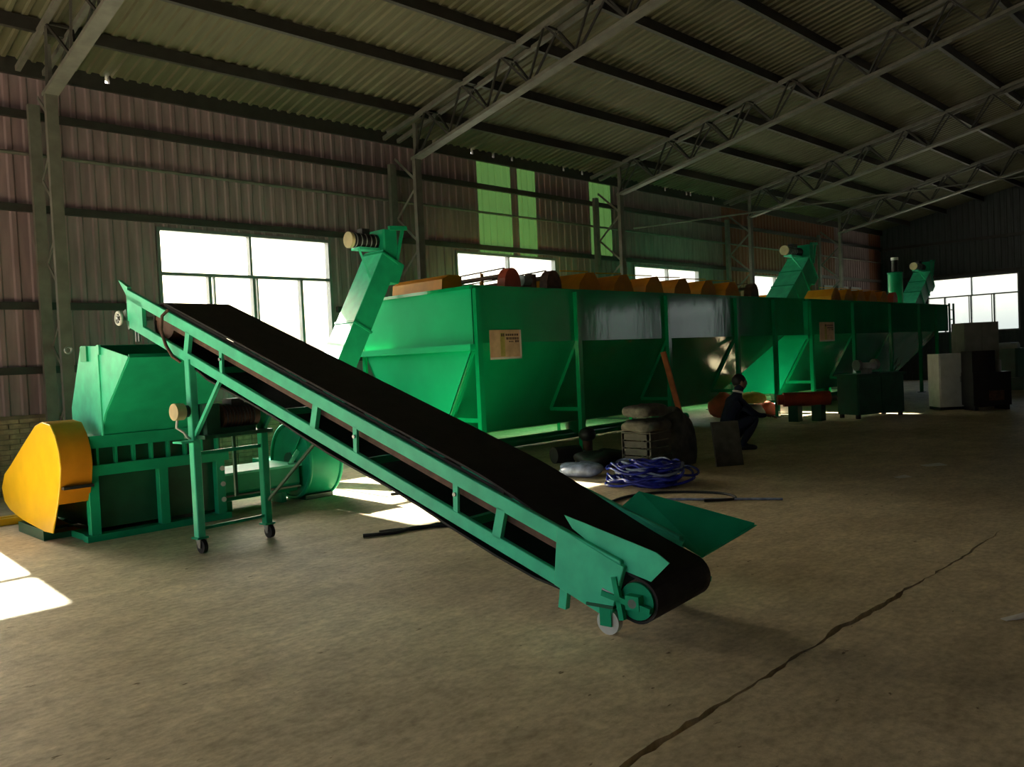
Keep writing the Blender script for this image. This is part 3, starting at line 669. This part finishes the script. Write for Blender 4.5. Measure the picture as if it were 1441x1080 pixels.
# ================================================================== TANKS
YN, YF, ZF, ZT, ZB = 8.50, 11.10, 1.74, 2.53, 0.40
YBN, YBF = 9.28, 10.32
def tank(x0, x1, xr0, xr1, legs, covers, lab, notice):
    t = thing('washing_tank', ((x0+x1)/2, 9.8, 0), lab, 'tank', 'green washing tanks')
    th_ = .012
    MB().box(x0, x1, YN, YN+th_, ZF, ZT).build('side_plate', 'tank', t); MB().box(x0, x1, YF-th_, YF, ZF, ZT).build('side_plate', 'tank', t)
    # hopper slopes
    for yt, yb, s in ((YN, YBN, 1), (YF, YBF, -1)):
        MB().prism([(x0, yt, ZF), (xr1, yt, ZF), (xr0, yb, ZB), (x0, yb, ZB)], (0, s*.014, 0)).build('hopper_slope', 'tank', t)
    MB().box(x0, xr0, YBN, YBF, ZB-.012, ZB).build('hopper_bottom', 'tank', t)
    MB().hexa([(xr0, YBN, ZB), (xr0, YBF, ZB), (xr0+.015, YBF, ZB-.01), (xr0+.015, YBN, ZB-.01), (xr1, YN, ZF), (xr1, YF, ZF), (xr1+.015, YF, ZF-.01), (xr1+.015, YN, ZF-.01)]).build('ramp_plate', 'tank', t)
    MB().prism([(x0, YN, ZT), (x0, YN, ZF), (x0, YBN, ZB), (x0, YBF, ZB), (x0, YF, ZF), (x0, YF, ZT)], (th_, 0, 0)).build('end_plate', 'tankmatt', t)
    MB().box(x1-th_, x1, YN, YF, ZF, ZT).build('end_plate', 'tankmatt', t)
    MB().box(xr1, x1, YN, YF, ZF, ZF+.012).build('overhang_floor', 'tank', t)
    b = MB(); b.box(x0-.03, x1+.03, YN-.045, YN+.03, ZT-.03, ZT+.015); b.box(x0-.03, x1+.03, YF-.03, YF+.045, ZT-.03, ZT+.015); b.box(x0-.035, x0+.03, YN, YF, ZT-.03, ZT+.015); b.box(x1-.03, x1+.035, YN, YF, ZT-.03, ZT+.015)
    b.build('rim', 'tank', t)
    # end beam
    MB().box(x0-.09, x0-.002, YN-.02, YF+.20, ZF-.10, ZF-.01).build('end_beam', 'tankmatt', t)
    for lx in legs:
        for y, s in ((YN, -1), (YF, 1)):
            b = MB(); yy0, yy1 = (y-.075, y+.0) if s < 0 else (y, y+.075)
            b.box(lx-.045, lx-.035, yy0, yy1, 0.01, ZT-.03); b.box(lx-.035, lx+.045, yy0 if s < 0 else yy1-.01, yy0+.01 if s < 0 else yy1, 0.01, ZT-.03)
            lg = b.build('leg', 'tank', t); MB().box(lx-.09, lx+.09, yy0-.05, yy1+.05, 0, .014).build('foot_plate', 'dkgreen', lg)
            if lx > xr0+.1: continue
            yb = YBN if s < 0 else YBF; f = lambda z: y+(yb-y)*(ZF-z)/(ZF-ZB)
            MB().bar((lx, y-s*.0, ZF-.02), (lx, f(.66)+s*.03, .66), .07, .05, (1,0,0)).build('slope_rib', 'tank', t)
            MB().bar((lx, y, .66), (lx, f(.66)+s*.03, .66), .07, .06).build('strut', 'tank', t)
    for i in range(3):
        xx = x0+1.0+(xr0-x0-2)*i/2
        MB().cyl((xx, 9.8, .12), (xx, 9.8, ZB), .16, 18, .22).build('outlet', 'tank', t)
    MB().cyl((x0+.3, 9.8, .11), (xr0, 9.8, .11), .085, 16).build('drain_pipe', 'tank', t)
    for kx, kind in covers:
        if kind == 'cover':
            pr = [(kx-.30, ZT), (kx-.26, ZT+.14), (kx-.10, ZT+.31), (kx+.10, ZT+.33), (kx+.22, ZT+.20), (kx+.30, ZT)]
            c = MB().prism([(x, YN+.14, z) for x, z in pr], (0, 2.3, 0)).build('paddle_cover', 'orange', t)
            MB().bar((kx-.55, YN+.3, ZT+.34), (kx+.08, YN+.25, ZT+.35), .02, .02).build('handle_bar', 'orange', c)
        elif kind == 'back':
            pr = [(kx-.22, ZT), (kx-.20, ZT+.20), (kx-.06, ZT+.27), (kx+.15, ZT+.27), (kx+.22, ZT)]
            MB().prism([(x, 9.40, z) for x, z in pr], (0, 1.2, 0)).build('paddle_cover', 'orange', t)
        else:
            pr = [(kx+.17*math.cos(R(a_)), ZT+.08+.24*math.sin(R(a_))) for a_ in range(0, 181, 20)]
            pr = [(kx+.17, ZT)]+pr+[(kx-.17, ZT)]
            c = MB().prism([(x, YN+.14, z) for x, z in pr], (0, .16, 0)).build('end_housing', 'red' if kind == 'red' else 'rust', t)
            MB().cyl((kx, YN+.25, ZT+.22), (kx, YF-.1, ZT+.20), .035, 12).build('paddle_shaft', 'rust', c)
            for y in (9.3, 9.8, 10.3, 10.8): MB().bar((kx, y, ZT-.2), (kx, y, ZT+.30), .02, .05).build('paddle', 'orange', c)
            MB().bar((kx, YN+.3, ZT+.33), (kx, YF-.1, ZT+.27), .02, .02).build('tie_rod', 'rust', c)
    return t
cov1 = [(8.30, 'back'), (8.82, 'red'), (9.74, 'dark')]+[(10.62+.905*i, 'cover') for i in range(6)]+[(16.05, 'dark')]
t1 = tank(7.85, 17.95, 15.05, 17.0, [7.90, 10.05, 12.54, 14.95, 16.52], cov1, 'large green hopper-bottomed washing tank with orange paddle covers, the nearer one', 1)
cov2 = [(20.05+.76*i, 'cover') for i in range(5)]+[(23.9, 'red')]
t2 = tank(18.2, 27.8, 25.0, 26.9, [18.25, 20.6, 23.0, 25.2, 26.6], cov2, 'large green hopper-bottomed washing tank, the farther one beyond the gap', 2)
# gear motors on the rim between open shafts
for x, l in ((9.24, 'small grey gear motor on the rim of the nearer tank, between two dark housings'),):
    g = thing('gear_motor', (x, 8.78, ZT+.015), l, 'motor')
    MB().cyl((x-.10, 8.78, ZT+.15), (x+.13, 8.78, ZT+.15), .08, 18).build('motor_body', 'steel', g)
    MB().cbox(x+.06, x+.17, 8.70, 8.86, ZT+.015, ZT+.25, .015).build('gearbox', 'rust', g)
    MB().box(x-.10, x+.15, 8.72, 8.84, ZT+.015, ZT+.075).build('mount', 'rust', g)

def notice(x, z, w_, h, lab, detail):
    o = thing('notice', (x, YN-.006, z), lab, 'notice')
    MB().box(x, x+w_, YN-.006, YN-.002, z-h, z).build('sheet', 'paper', o)
    b = MB(); b.box(x+.33*w_, x+.47*w_, YN-.0068, YN-.0062, z-.9*h, z-.10*h); b.build('olive_band', 'olive', o)
    b = MB(); r = random.Random(5 if detail else 6)
    for k_, (q0, q1, zz, hh) in enumerate(((.36, .46, .12, .10), (.50, .92, .13, .075), (.52, .93, .25, .085), (.80, .93, .36, .07), (.60, .74, .38, .04))):
        xx = q0
        while xx < q1:
            s_ = r.uniform(.025, .055); b.box(x+xx*w_, x+min(q1, xx+s_)*w_, YN-.0072, YN-.0066, z-(zz+hh)*h, z-zz*h); xx += s_+.014
    b.build('printed_lines', 'ink', o)
    b = MB(); b.box(x, x+w_, YN-.0072, YN-.0062, z-h, z-.93*h); b.box(x+.95*w_, x+w_, YN-.0072, YN-.0062, z-h, z); b.build('pale_border', 'whitepaint', o)
notice(8.15, 1.92, .64, .42, 'beige printed notice pasted on the nearer green tank', True)
notice(18.75, 2.02, .80, .45, 'small beige notice pasted on the farther green tank', False)

# ================================================================== SCREW ELEVATORS
def elevator(P0, P1, y0, y1, tk, lab, mm, motor_len=.55, foot=True):
    """casing between lower P0 and upper P1 (x,z), from y0 to y1, thickness tk below the upper face"""
    e = thing('screw_elevator', (P0[0], (y0+y1)/2, max(0, P0[1]) if not foot else 0), lab, 'elevator', 'inclined screw elevators')
    d = Vector((P1[0]-P0[0], 0, P1[1]-P0[1])).normalized(); nn = Vector((d.z, 0, -d.x))*tk   # to the right/below
    a, b_ = Vector((P0[0], y0, P0[1])), Vector((P1[0], y0, P1[1]))
    MB().prism([a, b_, b_+nn, a+nn], (0, y1-y0, 0)).build('casing', mm, e)
    up_ = -nn.normalized()
    MB().prism([a+up_*.0, b_+up_*.0, b_+up_*.012, a+up_*.012], (0, y1-y0, 0)).build('cover_plate', 'pale' if mm == 'green' else mm, e)  # upper face in the lighter green, its skylight is in the colour
    for k_ in (0.33, .66, .985):
        q = a+(b_-a)*k_; MB().prism([q+up_*.02-Vector((0,.02,0)), q+d*.03+up_*.02-Vector((0,.02,0)), q+d*.03+nn*1.06-Vector((0,.02,0)), q+nn*1.06-Vector((0,.02,0))], (0, y1-y0+.04, 0)).build('flange', mm, e)
    # discharge spout
    q = b_-d*.35
    MB().prism([q+nn, b_+nn, b_+nn+Vector((.10, 0, -.05)), q+nn+Vector((.14, 0, -.02))], (0, y1-y0, 0)).build('spout', mm, e)
    # head frame, motor
    mt = b_+d*.02+Vector((-.03, (y1-y0)/2, .13))
    mo_ = MB().cyl(mt+Vector((-motor_len*.85, 0, -.0)), mt+Vector((.12, 0, .0)), .105, 18).build('gear_motor', 'black', e)
    MB().cyl(mt+Vector((-motor_len*.85-.05, 0, 0)), mt+Vector((-motor_len*.85, 0, 0)), .115, 18).build('fan_cowl', 'tan', mo_)
    MB().box(mt.x-motor_len*.5, mt.x-motor_len*.2, mt.y-.06, mt.y+.06, mt.z+.09, mt.z+.17).build('terminal_box', 'black', mo_)
    for i in range(5): MB().ring(mt+Vector((-motor_len*.75+.08*i, 0, 0)), (1,0,0), .107, .008, 18, 6).build('cooling_fin', 'steel', mo_)
    MB().box(mt.x-motor_len*.7, mt.x+.1, mt.y-.10, mt.y+.10, mt.z-.135, mt.z-.10).build('motor_plate', 'pale', e)
    MB().bar(mt+Vector((-motor_len*.7, -.08, -.12)), b_-d*.45+Vector((0, .05, 0)), .03, .03).build('motor_strut', 'pale', e)
    MB().cbox(mt.x+.05, mt.x+.30, y0+.02, y1-.02, mt.z-.30, mt.z+.16, .02).build('head_box', mm, e)
    MB().bar((mt.x+.26, y0+.02, mt.z-.28), (mt.x+.40, y0+.02, mt.z+.20), .04, .04).build('head_post', mm, e)
    MB().bar((mt.x+.26, y1-.02, mt.z-.28), (mt.x+.40, y1-.02, mt.z+.20), .04, .04).build('head_post', mm, e)
    MB().bar((mt.x+.15, y0+.02, mt.z+.18), (mt.x+.46, y0+.02, mt.z+.20), .05, .06).build('head_rail', mm, e)
    if foot:
        MB().cbox(P0[0]-.25, P0[0]+.45, y0-.1, y1+.1, 0, P0[1]+.25, .03).build('inlet_box', mm, e)
    return e
elevator((5.55, .10), (7.22, 3.13), 9.62, 10.06, .30, 'tall green screw elevator feeding the nearer tank, beside the window', 'green', .44)
elevator((18.02, 2.55), (19.35, 3.62), 8.95, 9.50, .55, 'bright green screw elevator rising over the gap between the tanks', 'green', .8, False)
elevator((26.2, 2.62), (27.6, 3.62), 8.9, 9.4, .5, 'green screw elevator on the far end of the farther tank', 'green', .8, False)
cy = thing('vertical_cylinder', (25.2, 9.1, ZT+.02), 'upright green cylinder standing on the far end of the farther tank', 'cylinder')
MB().cyl((25.2, 9.1, ZT+.02), (25.2, 9.1, 3.5), .20, 24).build('shell', 'green', cy); MB().ring((25.2, 9.1, 3.48), (0,0,1), .20, .02, 24, 8).build('collar', 'green', cy)
MB().cyl((25.2, 9.1, 3.5), (25.2, 9.1, 3.85), .09, 16).build('motor', 'black', cy); MB().cyl((25.2, 9.1, 3.85), (25.2, 9.1, 3.93), .10, 16).build('motor_cap', 'whitepaint', cy)
la = thing('ladder', (28.3, 8.6, 0), 'dark steel ladder at the far end of the farther tank', 'ladder')
for x in (28.1, 28.5): MB().bar((x, 8.55, 0), (x, 8.55, 2.6), .05, .05).build('stile', 'dkgreen', la)
for i in range(8): MB().bar((28.1, 8.55, .3+.3*i), (28.5, 8.55, .3+.3*i), .03, .03).build('rung', 'dkgreen', la)

# pipe crossing under the roof
tag(MB().cyl((15.73, 11.44, 4.37), (32.7, -0.78, 6.63), .020, 10).build('thin_pipe', 'greycab'), 'thin pale pipe slanting under the roof from the middle column to the right', 'pipe')

# ================================================================== CLUTTER
pk = MB().bar((12.12, 8.30, 1.50), (12.30, 8.02, .035), .10, .03, (1,0,0)).build('plank', 'wood'); tag(pk, 'orange-brown wooden board leaning on a leg of the nearer tank', 'board')

def sack(name, c, rx, ry, rz, mm, lab, cat, seed, power=.65, group=None, amp=.14):
    o = MB().blob((c[0], c[1], c[2]+rz*.8), rx, ry, rz, amp, seed, 26, 16, power).build(name, mm); return tag(o, lab, cat, group)
cr = thing('crate', (8.72, 6.30, 0), 'grey slatted crate under the crumpled sacks', 'crate')
for i in range(5): MB().box(8.50+.0, 8.95, 6.06, 6.075, .02+.095*i, .10+.095*i).build('slat', 'crate', cr)
for i in range(5): MB().box(8.50, 8.515, 6.075, 6.50, .02+.095*i, .10+.095*i).build('slat', 'crate', cr)
for x in (8.50, 8.92):
    for y in (6.08, 6.47): MB().box(x+.0, x+.04, y, y+.04, 0, .48).build('corner_post', 'crate', cr)
MB().box(8.50, 8.96, 6.06, 6.51, .485, .50).build('lid', 'crate', cr)
sack('woven_sack', (8.74, 6.28, .50), .29, .25, .085, 'sack', 'crumpled pale sack lying on the grey crate', 'sack', 4)
sack('woven_sack', (8.72, 6.30, .685), .25, .22, .085, 'sack', 'crumpled pale sack, topmost of the pile on the crate', 'sack', 9)
sack('woven_sack', (9.28, 6.25, 0), .25, .25, .40, 'dksack', 'upright dark sack between the crate and the crouching worker', 'sack', 13, .7)
bd = MB().hexa([(9.30, 5.62, 0), (9.62, 5.42, 0), (9.64, 5.45, 0), (9.32, 5.65, 0), (9.40, 5.74, .56), (9.72, 5.54, .56), (9.74, 5.57, .56), (9.42, 5.77, .56)]).build('board', 'crate'); tag(bd, 'grey-brown board propped against the dark sack', 'board')
# blue hose coils
hc_ = thing('hose_coil', (7.82, 5.60, 0), 'heap of shiny blue hose coils on the floor in front of the tank', 'hose', None)
rr = random.Random(21)
for i in range(24):
    cxx, cyy = 7.80+rr.uniform(-.12, .14), 5.62+rr.uniform(-.16, .16); z0 = .02+.0095*i; R0 = rr.uniform(.24, .52)*(1-.014*i); tx, ty = rr.uniform(-.10, .10), rr.uniform(-.10, .10); pts = []
    for j in range(41):
        a_ = 2*math.pi*j/40; w1 = 1+.08*math.sin(3*a_+i)+.05*math.sin(5*a_+2*i)
        pts.append((cxx+R0*.8*w1*math.cos(a_), cyy+R0*w1*math.sin(a_), max(.018, z0+tx*math.cos(a_)*R0+ty*math.sin(a_)*R0+.02*math.sin(4*a_+i))))
    MB().tube(pts, .015, 7).build('hose_loop', 'ltblue' if i in (4, 9, 13, 18, 22) else 'blue', hc_)  # highlights on the coils painted as a few paler loops
o = MB().blob((7.80, 5.62, .06), .30, .36, .075, .2, 5, 24, 14, .9).build('blue_film', 'blue', hc_)
# dark pump parts beside the tank leg
pm = thing('pump', (9.55, 7.95, 0), 'dark round-topped pump standing under the nearer tank', 'pump')
MB().cyl((9.55, 7.95, 0), (9.55, 7.95, .05), .17, 20).build('pump_base', 'black', pm); MB().cyl((9.55, 7.95, .05), (9.55, 7.95, .26), .075, 18).build('pump_body', 'rust', pm)
MB().blob((9.55, 7.95, .32), .13, .13, .11, 0, 1, 20, 12, 1, False).build('pump_dome', 'black', pm)
bx_ = thing('motor_block', (8.85, 7.75, 0), 'low black motor lying on the floor left of the pump', 'motor')
MB().cyl((8.62, 7.80, .12), (9.02, 7.68, .12), .115, 20).build('motor_body', 'black', bx_); MB().cbox(8.72, 8.92, 7.66, 7.84, 0, .06, .01).build('motor_foot', 'black', bx_)
MB().cyl((9.02, 7.68, .12), (9.12, 7.65, .12), .03, 12).build('motor_shaft', 'steel', bx_)
sack('plastic_bag', (7.95, 6.75, 0), .22, .30, .09, 'ltblue', 'flat pale blue plastic bag on the floor behind the conveyor', 'bag', 31, .8)
sack('cloth_heap', (8.72, 7.0, 0), .36, .35, .12, 'black', 'low dark cloth heap on the floor before the tank leg', 'cloth', 33, .8)
# cables on the floor
def cable(pts, r, mm, lab, n=6):
    P = [Vector((x, y, r)) for x, y in pts]; out = []
    for i in range(len(P)-1):
        p0, p1, p2, p3 = P[max(i-1, 0)], P[i], P[i+1], P[min(i+2, len(P)-1)]
        for k_ in range(n):
            t = k_/n; out.append(.5*((2*p1)+(-p0+p2)*t+(2*p0-5*p1+4*p2-p3)*t*t+(-p0+3*p1-3*p2+p3)*t**3))
    out.append(P[-1]); return tag(MB().tube(out, r, 8).build('cable', mm), lab, 'cable', 'cables on the floor')
cable([(4.17, 6.06), (4.42, 5.92), (4.66, 5.93), (4.95, 5.72), (5.3, 5.62)], .016, 'black', 'thick black cable under the conveyor, nearest the camera')
cable([(4.36, 6.08), (4.52, 6.02), (4.62, 5.90), (4.92, 5.84), (5.25, 5.76)], .013, 'black', 'black cable crossing the one under the conveyor')
cable([(4.40, 6.02), (4.60, 5.98), (4.78, 5.90), (4.9, 5.90), (5.2, 5.70)], .012, 'black', 'thin black cable tangled with the two under the conveyor')
cable([(5.72, 7.72), (5.95, 7.62), (6.1, 7.75), (6.3, 7.5), (6.1, 7.35)], .014, 'black', 'short dark hose curled on the floor right of the drum')
cable([(6.55, 5.2), (6.95, 5.25), (7.35, 5.05), (7.55, 4.55), (7.35, 4.25), (7.1, 4.45)], .014, 'black', 'black cable looping on the floor beyond the feed wing')
cable([(6.9, 4.95), (7.05, 4.72), (7.2, 4.45), (7.45, 4.05), (7.55, 3.85)], .012, 'ltblue', 'pale blue cable on the floor beyond the feed wing')
# paper scraps
for i, (x, y, w_, h, a_, lab) in enumerate(((4.95, 1.22, .09, .022, -30, 'white paper scrap on the floor near the right edge of the picture'), (10.5, 3.42, .13, .07, -40, 'white paper scrap on the dark floor, the farther one'), (9.45, 3.40, .08, .05, -30, 'small white paper scrap on the dark floor left of the larger one'))):
    c_, s_ = math.cos(R(a_)), math.sin(R(a_)); q = [(x+c_*p-s_*r, y+s_*p+c_*r, .002) for p, r in ((-w_, -h), (w_, -h), (w_*.9, h), (-w_, h*.8))]
    q2 = [(p[0], p[1], p[2]+.004+(.012 if k_ == 2 else 0)) for k_, p in enumerate(q)]
    tag(MB().hexa(q+q2).build('paper_scrap', 'white'), lab, 'paper', 'paper scraps')
# striped sacks in the sun between the tanks
sack('striped_sack', (16.15, 8.95, 0), .38, .30, .16, 'white', 'white sack at the bottom of the sunlit heap between the tanks', 'sack', 41, .75)
sack('striped_sack', (16.22, 8.90, .315), .30, .28, .13, 'stripe_y', 'yellow sack on the sunlit heap between the tanks', 'sack', 42, .75)
sack('striped_sack', (16.25, 9.62, 0), .26, .24, .30, 'stripe_r', 'upright red sack behind the sunlit heap between the tanks', 'sack', 43, .75)
sack('striped_sack', (16.9, 9.0, 0), .26, .28, .17, 'stripe_r', 'red-brown sack beside the sunlit heap, next to the tank leg', 'sack', 44, .75)
sack('foam_box', (17.5, 8.75, 0), .25, .22, .16, 'whitepaint', 'white bundle on the sunlit floor right of the tank leg', 'bundle', 45, .5)
# steel bench with a red motor
be = thing('work_bench', (16.98, 6.68, 0), 'dark green steel bench cabinet in front of the farther tank', 'bench')
BX = Matrix.Translation((16.98, 6.68, 0)) @ Matrix.Rotation(R(-22), 4, 'Z')
MB(BX).box(-.62, .62, -.26, .26, .08, .84).build('cabinet_body', 'dkgreen', be); MB(BX).box(-.66, .66, -.30, .30, .84, .88).build('bench_top', 'dkgreen', be)
for q in (-.60, .01): MB(BX).box(q, q+.59, -.275, -.26, .12, .80).build('cabinet_door', 'dkgreen', be)
for q in (-.6, .53):
    for y in (-.24, .18): MB(BX).box(q, q+.07, y, y+.06, 0, .08).build('foot', 'black', be)
tl = thing('bench_grinder', (16.85, 6.70, .88), 'small white grinder standing on the dark green bench', 'grinder')
MB().cyl((16.67, 6.77, 1.03), (17.03, 6.63, 1.03), .07, 18).build('grinder_body', 'whitepaint', tl); MB().cyl((16.60, 6.80, 1.05), (16.67, 6.77, 1.05), .11, 20).build('grinding_wheel', 'steel', tl)
MB().cyl((17.03, 6.63, 1.05), (17.10, 6.60, 1.05), .11, 20).build('grinding_wheel', 'steel', tl); MB().cbox(16.76, 16.94, 6.62, 6.78, .88, .98, .01).build('grinder_foot', 'greycab', tl)
rm = thing('red_motor', (15.72, 7.45, 0), 'long rust-red motor on a stand left of the dark green bench', 'motor')
MB().cyl((15.47, 7.80, .44), (16.02, 7.10, .44), .14, 22).build('motor_body', 'red', rm); MB().cyl((15.40, 7.89, .44), (15.47, 7.80, .44), .10, 18).build('end_cap', 'red', rm)
MB().cyl((16.02, 7.10, .44), (16.10, 7.0, .44), .05, 14).build('motor_shaft', 'steel', rm)
for k_ in (.25, .75):
    x, y = 15.47+.55*k_, 7.80-.70*k_; MB().box(x-.10, x+.10, y-.10, y+.10, 0, .32).build('stand', 'dkgreen', rm)
# cabinets on the right
ca = thing('white_cabinet', (19.1, 5.95, 0), 'white steel cabinet standing near the right-hand window', 'cabinet')
CR = Matrix.Translation((19.1, 5.92, 0)) @ Matrix.Rotation(R(-47), 4, 'Z')
MB(CR).box(-.26, .26, -.25, .25, .06, 1.18).build('cabinet_body', 'whitepaint', ca); MB(CR).box(-.24, .24, -.265, -.25, .10, 1.14).build('cabinet_door', 'whitepaint', ca); MB(CR).box(.16, .19, -.29, -.265, .58, .70).build('handle', 'steel', ca); MB(CR).box(-.25, .25, -.24, .24, 0, .06).build('plinth', 'black', ca)
gc = thing('grey_cabinet', (19.75, 5.2, 0), 'tall grey control cabinet behind the white cabinet', 'cabinet')
GR = Matrix.Translation((19.9, 5.55, 0)) @ Matrix.Rotation(R(-47), 4, 'Z')
MB(GR).box(-.36, .36, -.25, .30, .08, 1.82).build('cabinet_body', 'greycab', gc); MB(GR).box(-.34, -.01, -.265, -.25, .12, 1.78).build('cabinet_door', 'greycab', gc); MB(GR).box(.01, .34, -.265, -.25, .12, 1.78).build('cabinet_door', 'greycab', gc)
MB(GR).box(.05, .08, -.285, -.265, .9, 1.05).build('handle', 'steel', gc); MB(GR).box(-.35, .35, -.23, .28, 0, .08).build('plinth', 'black', gc)
dm = thing('dark_machine', (18.9, 5.2, 0), 'low black machine in front of the tall grey cabinet', 'machine')
DR = Matrix.Translation((19.05, 5.15, 0)) @ Matrix.Rotation(R(-47), 4, 'Z')
MB(DR).box(-.36, .40, -.22, .26, .10, .78).build('machine_body', 'black', dm); MB(DR).box(-.36, .10, -.20, .24, .78, 1.22).build('control_box', 'black', dm); MB(DR).cyl((.22, 0, .78), (.22, 0, 1.02), .10, 18).build('motor', 'greycab', dm)
for q in (-.33, .30): MB(DR).box(q, q+.07, -.2, .24, 0, .10).build('foot', 'black', dm)
MB(DR).box(-.05, .25, -.235, -.22, .20, .40).build('front_panel', 'rust', dm)
gm = thing('green_machine', (26.5, 6.5, 0), 'dark green machine with a white top under the right-hand window', 'machine')
MB().cbox(26.1, 26.9, 6.25, 7.15, .35, 1.15, .05).build('machine_body', 'dkgreen', gm); MB().box(26.0, 27.0, 6.1, 7.3, 0, .35).build('machine_base', 'dkgreen', gm)
MB().cyl((26.5, 6.3, 1.15), (26.5, 7.1, 1.15), .16, 18).build('machine_hood', 'whitepaint', gm)

# ================================================================== CROUCHING WORKER
def worker(loc, rz):
    p = thing('person', loc, 'worker in dark navy clothes crouching on the floor in front of the tank', 'person')
    RM = Matrix.Rotation(rz, 4, 'Z')
    def skin(name, vs, es, rad, mm, sub=2):
        me = bpy.data.meshes.new(name); me.from_pydata([tuple(RM @ Vector(v)) for v in vs], es, []); me.materials.append(M[mm])
        o = bpy.data.objects.new(name, me); COL.objects.link(o); o.parent = p
        sk = o.modifiers.new('skin', 'SKIN'); sk.use_smooth_shade = True
        for i, r in enumerate(rad):
            me.skin_vertices[0].data[i].radius = r if isinstance(r, tuple) else (r, r)
        me.skin_vertices[0].data[0].use_root = True
        s_ = o.modifiers.new('sub', 'SUBSURF'); s_.levels = s_.render_levels = sub
        return o
    # faces +x ; squatting, arms reaching forward
    V_ = [(-.06, 0, .30), (.00, 0, .46), (.07, 0, .62), (.12, 0, .74), (.15, 0, .82), (.18, 0, .90), (.185, 0, 1.00), (.18, 0, 1.07)]
    E_ = [(i, i+1) for i in range(7)]
    rd = [(.17, .15), (.15, .125), (.17, .125), (.13, .10), .058, .075, .092, .06]
    for s in (1, -1):
        k_ = len(V_); V_ += [(-.02, .11*s, .28), (.20, .17*s, .40), (.36, .19*s, .47), (.24, .17*s, .26), (.14, .16*s, .09), (.16, .16*s, .045), (.30, .18*s, .035)]
        E_ += [(0, k_)]+[(k_+i, k_+i+1) for i in range(6)]; rd += [.115, .095, .075, .068, .05, .05, .04]
        k_ = len(V_); V_ += [(.11, .17*s, .72), (.24, .235*s, .58), (.37, .20*s, .50), (.48, .14*s, .49), (.53, .12*s, .49)]
        E_ += [(3, k_)]+[(k_+i, k_+i+1) for i in range(4)]; rd += [.075, .056, .045, .034, .036]
    body = skin('body', V_, E_, rd, 'navy')
    # skin-coloured head over the collar, face, hair, hands
    h = MB(RM @ Matrix.Identity(4)); h.X = Matrix.Translation(Vector(loc)) @ RM
    hd = h.blob((.195, 0, .985), .098, .080, .118, .02, 2, 22, 16, 1, False).build('head', 'skin', p)
    def hb(): b = MB(); b.X = Matrix.Translation(Vector(loc)) @ RM; return b
    hb().blob((.175, 0, 1.02), .106, .088, .100, .03, 3, 20, 14, 1, False).build('hair', 'hair', p)
    hb().prism([(.285, -.014, .955), (.285, .014, .955), (.285, 0, 1.0)], (.022, 0, -.004)).build('nose', 'skin', hd)
    for s in (1, -1):
        hb().blob((.282, .032*s, 1.0), .010, .014, .008, 0, 1, 10, 8, 1, False).build('eye', 'hair', hd)
        hb().blob((.19, .084*s, .985), .022, .010, .032, 0, 1, 10, 8, 1, False).build('ear', 'skin', hd)
    hb().box(.279, .288, -.025, .025, .925, .932).build('mouth', 'rust', hd)
    hb().ring((.155, 0, .855), (.25, 0, 1), .066, .016, 20, 8).build('collar', 'white', p)
    for s in (1, -1):
        c0 = Vector((.55, .115*s, .49)); hv = [tuple(c0), (.59, .11*s, .485), (.62, .11*s, .48)]; he = [(0, 1), (1, 2)]; hr = [(.03, .022), (.036, .02), (.034, .016)]
        for i, (dy, ln) in enumerate(((-.030, .055), (-.010, .065), (.010, .060), (.030, .045))):
            k_ = len(hv); hv += [(.635, .11*s+dy, .475), (.635+ln*.55, .11*s+dy, .462), (.635+ln, .11*s+dy*.9, .435)]; he += [(2, k_), (k_, k_+1), (k_+1, k_+2)]; hr += [.009, .009, .007]
        k_ = len(hv); hv += [(.60, .11*s-.045*s, .475), (.63, .11*s-.055*s, .455)]; he += [(1, k_), (k_, k_+1)]; hr += [.010, .008]
        skin('hand', hv, he, hr, 'skin', 1)
    for s in (1, -1):
        hb().blob((.225, .165*s, .03), .135, .052, .048, .03, 6, 18, 10, .8).build('shoe', 'black', p)
    return p
worker((11.05, 6.45, 0), R(-40))
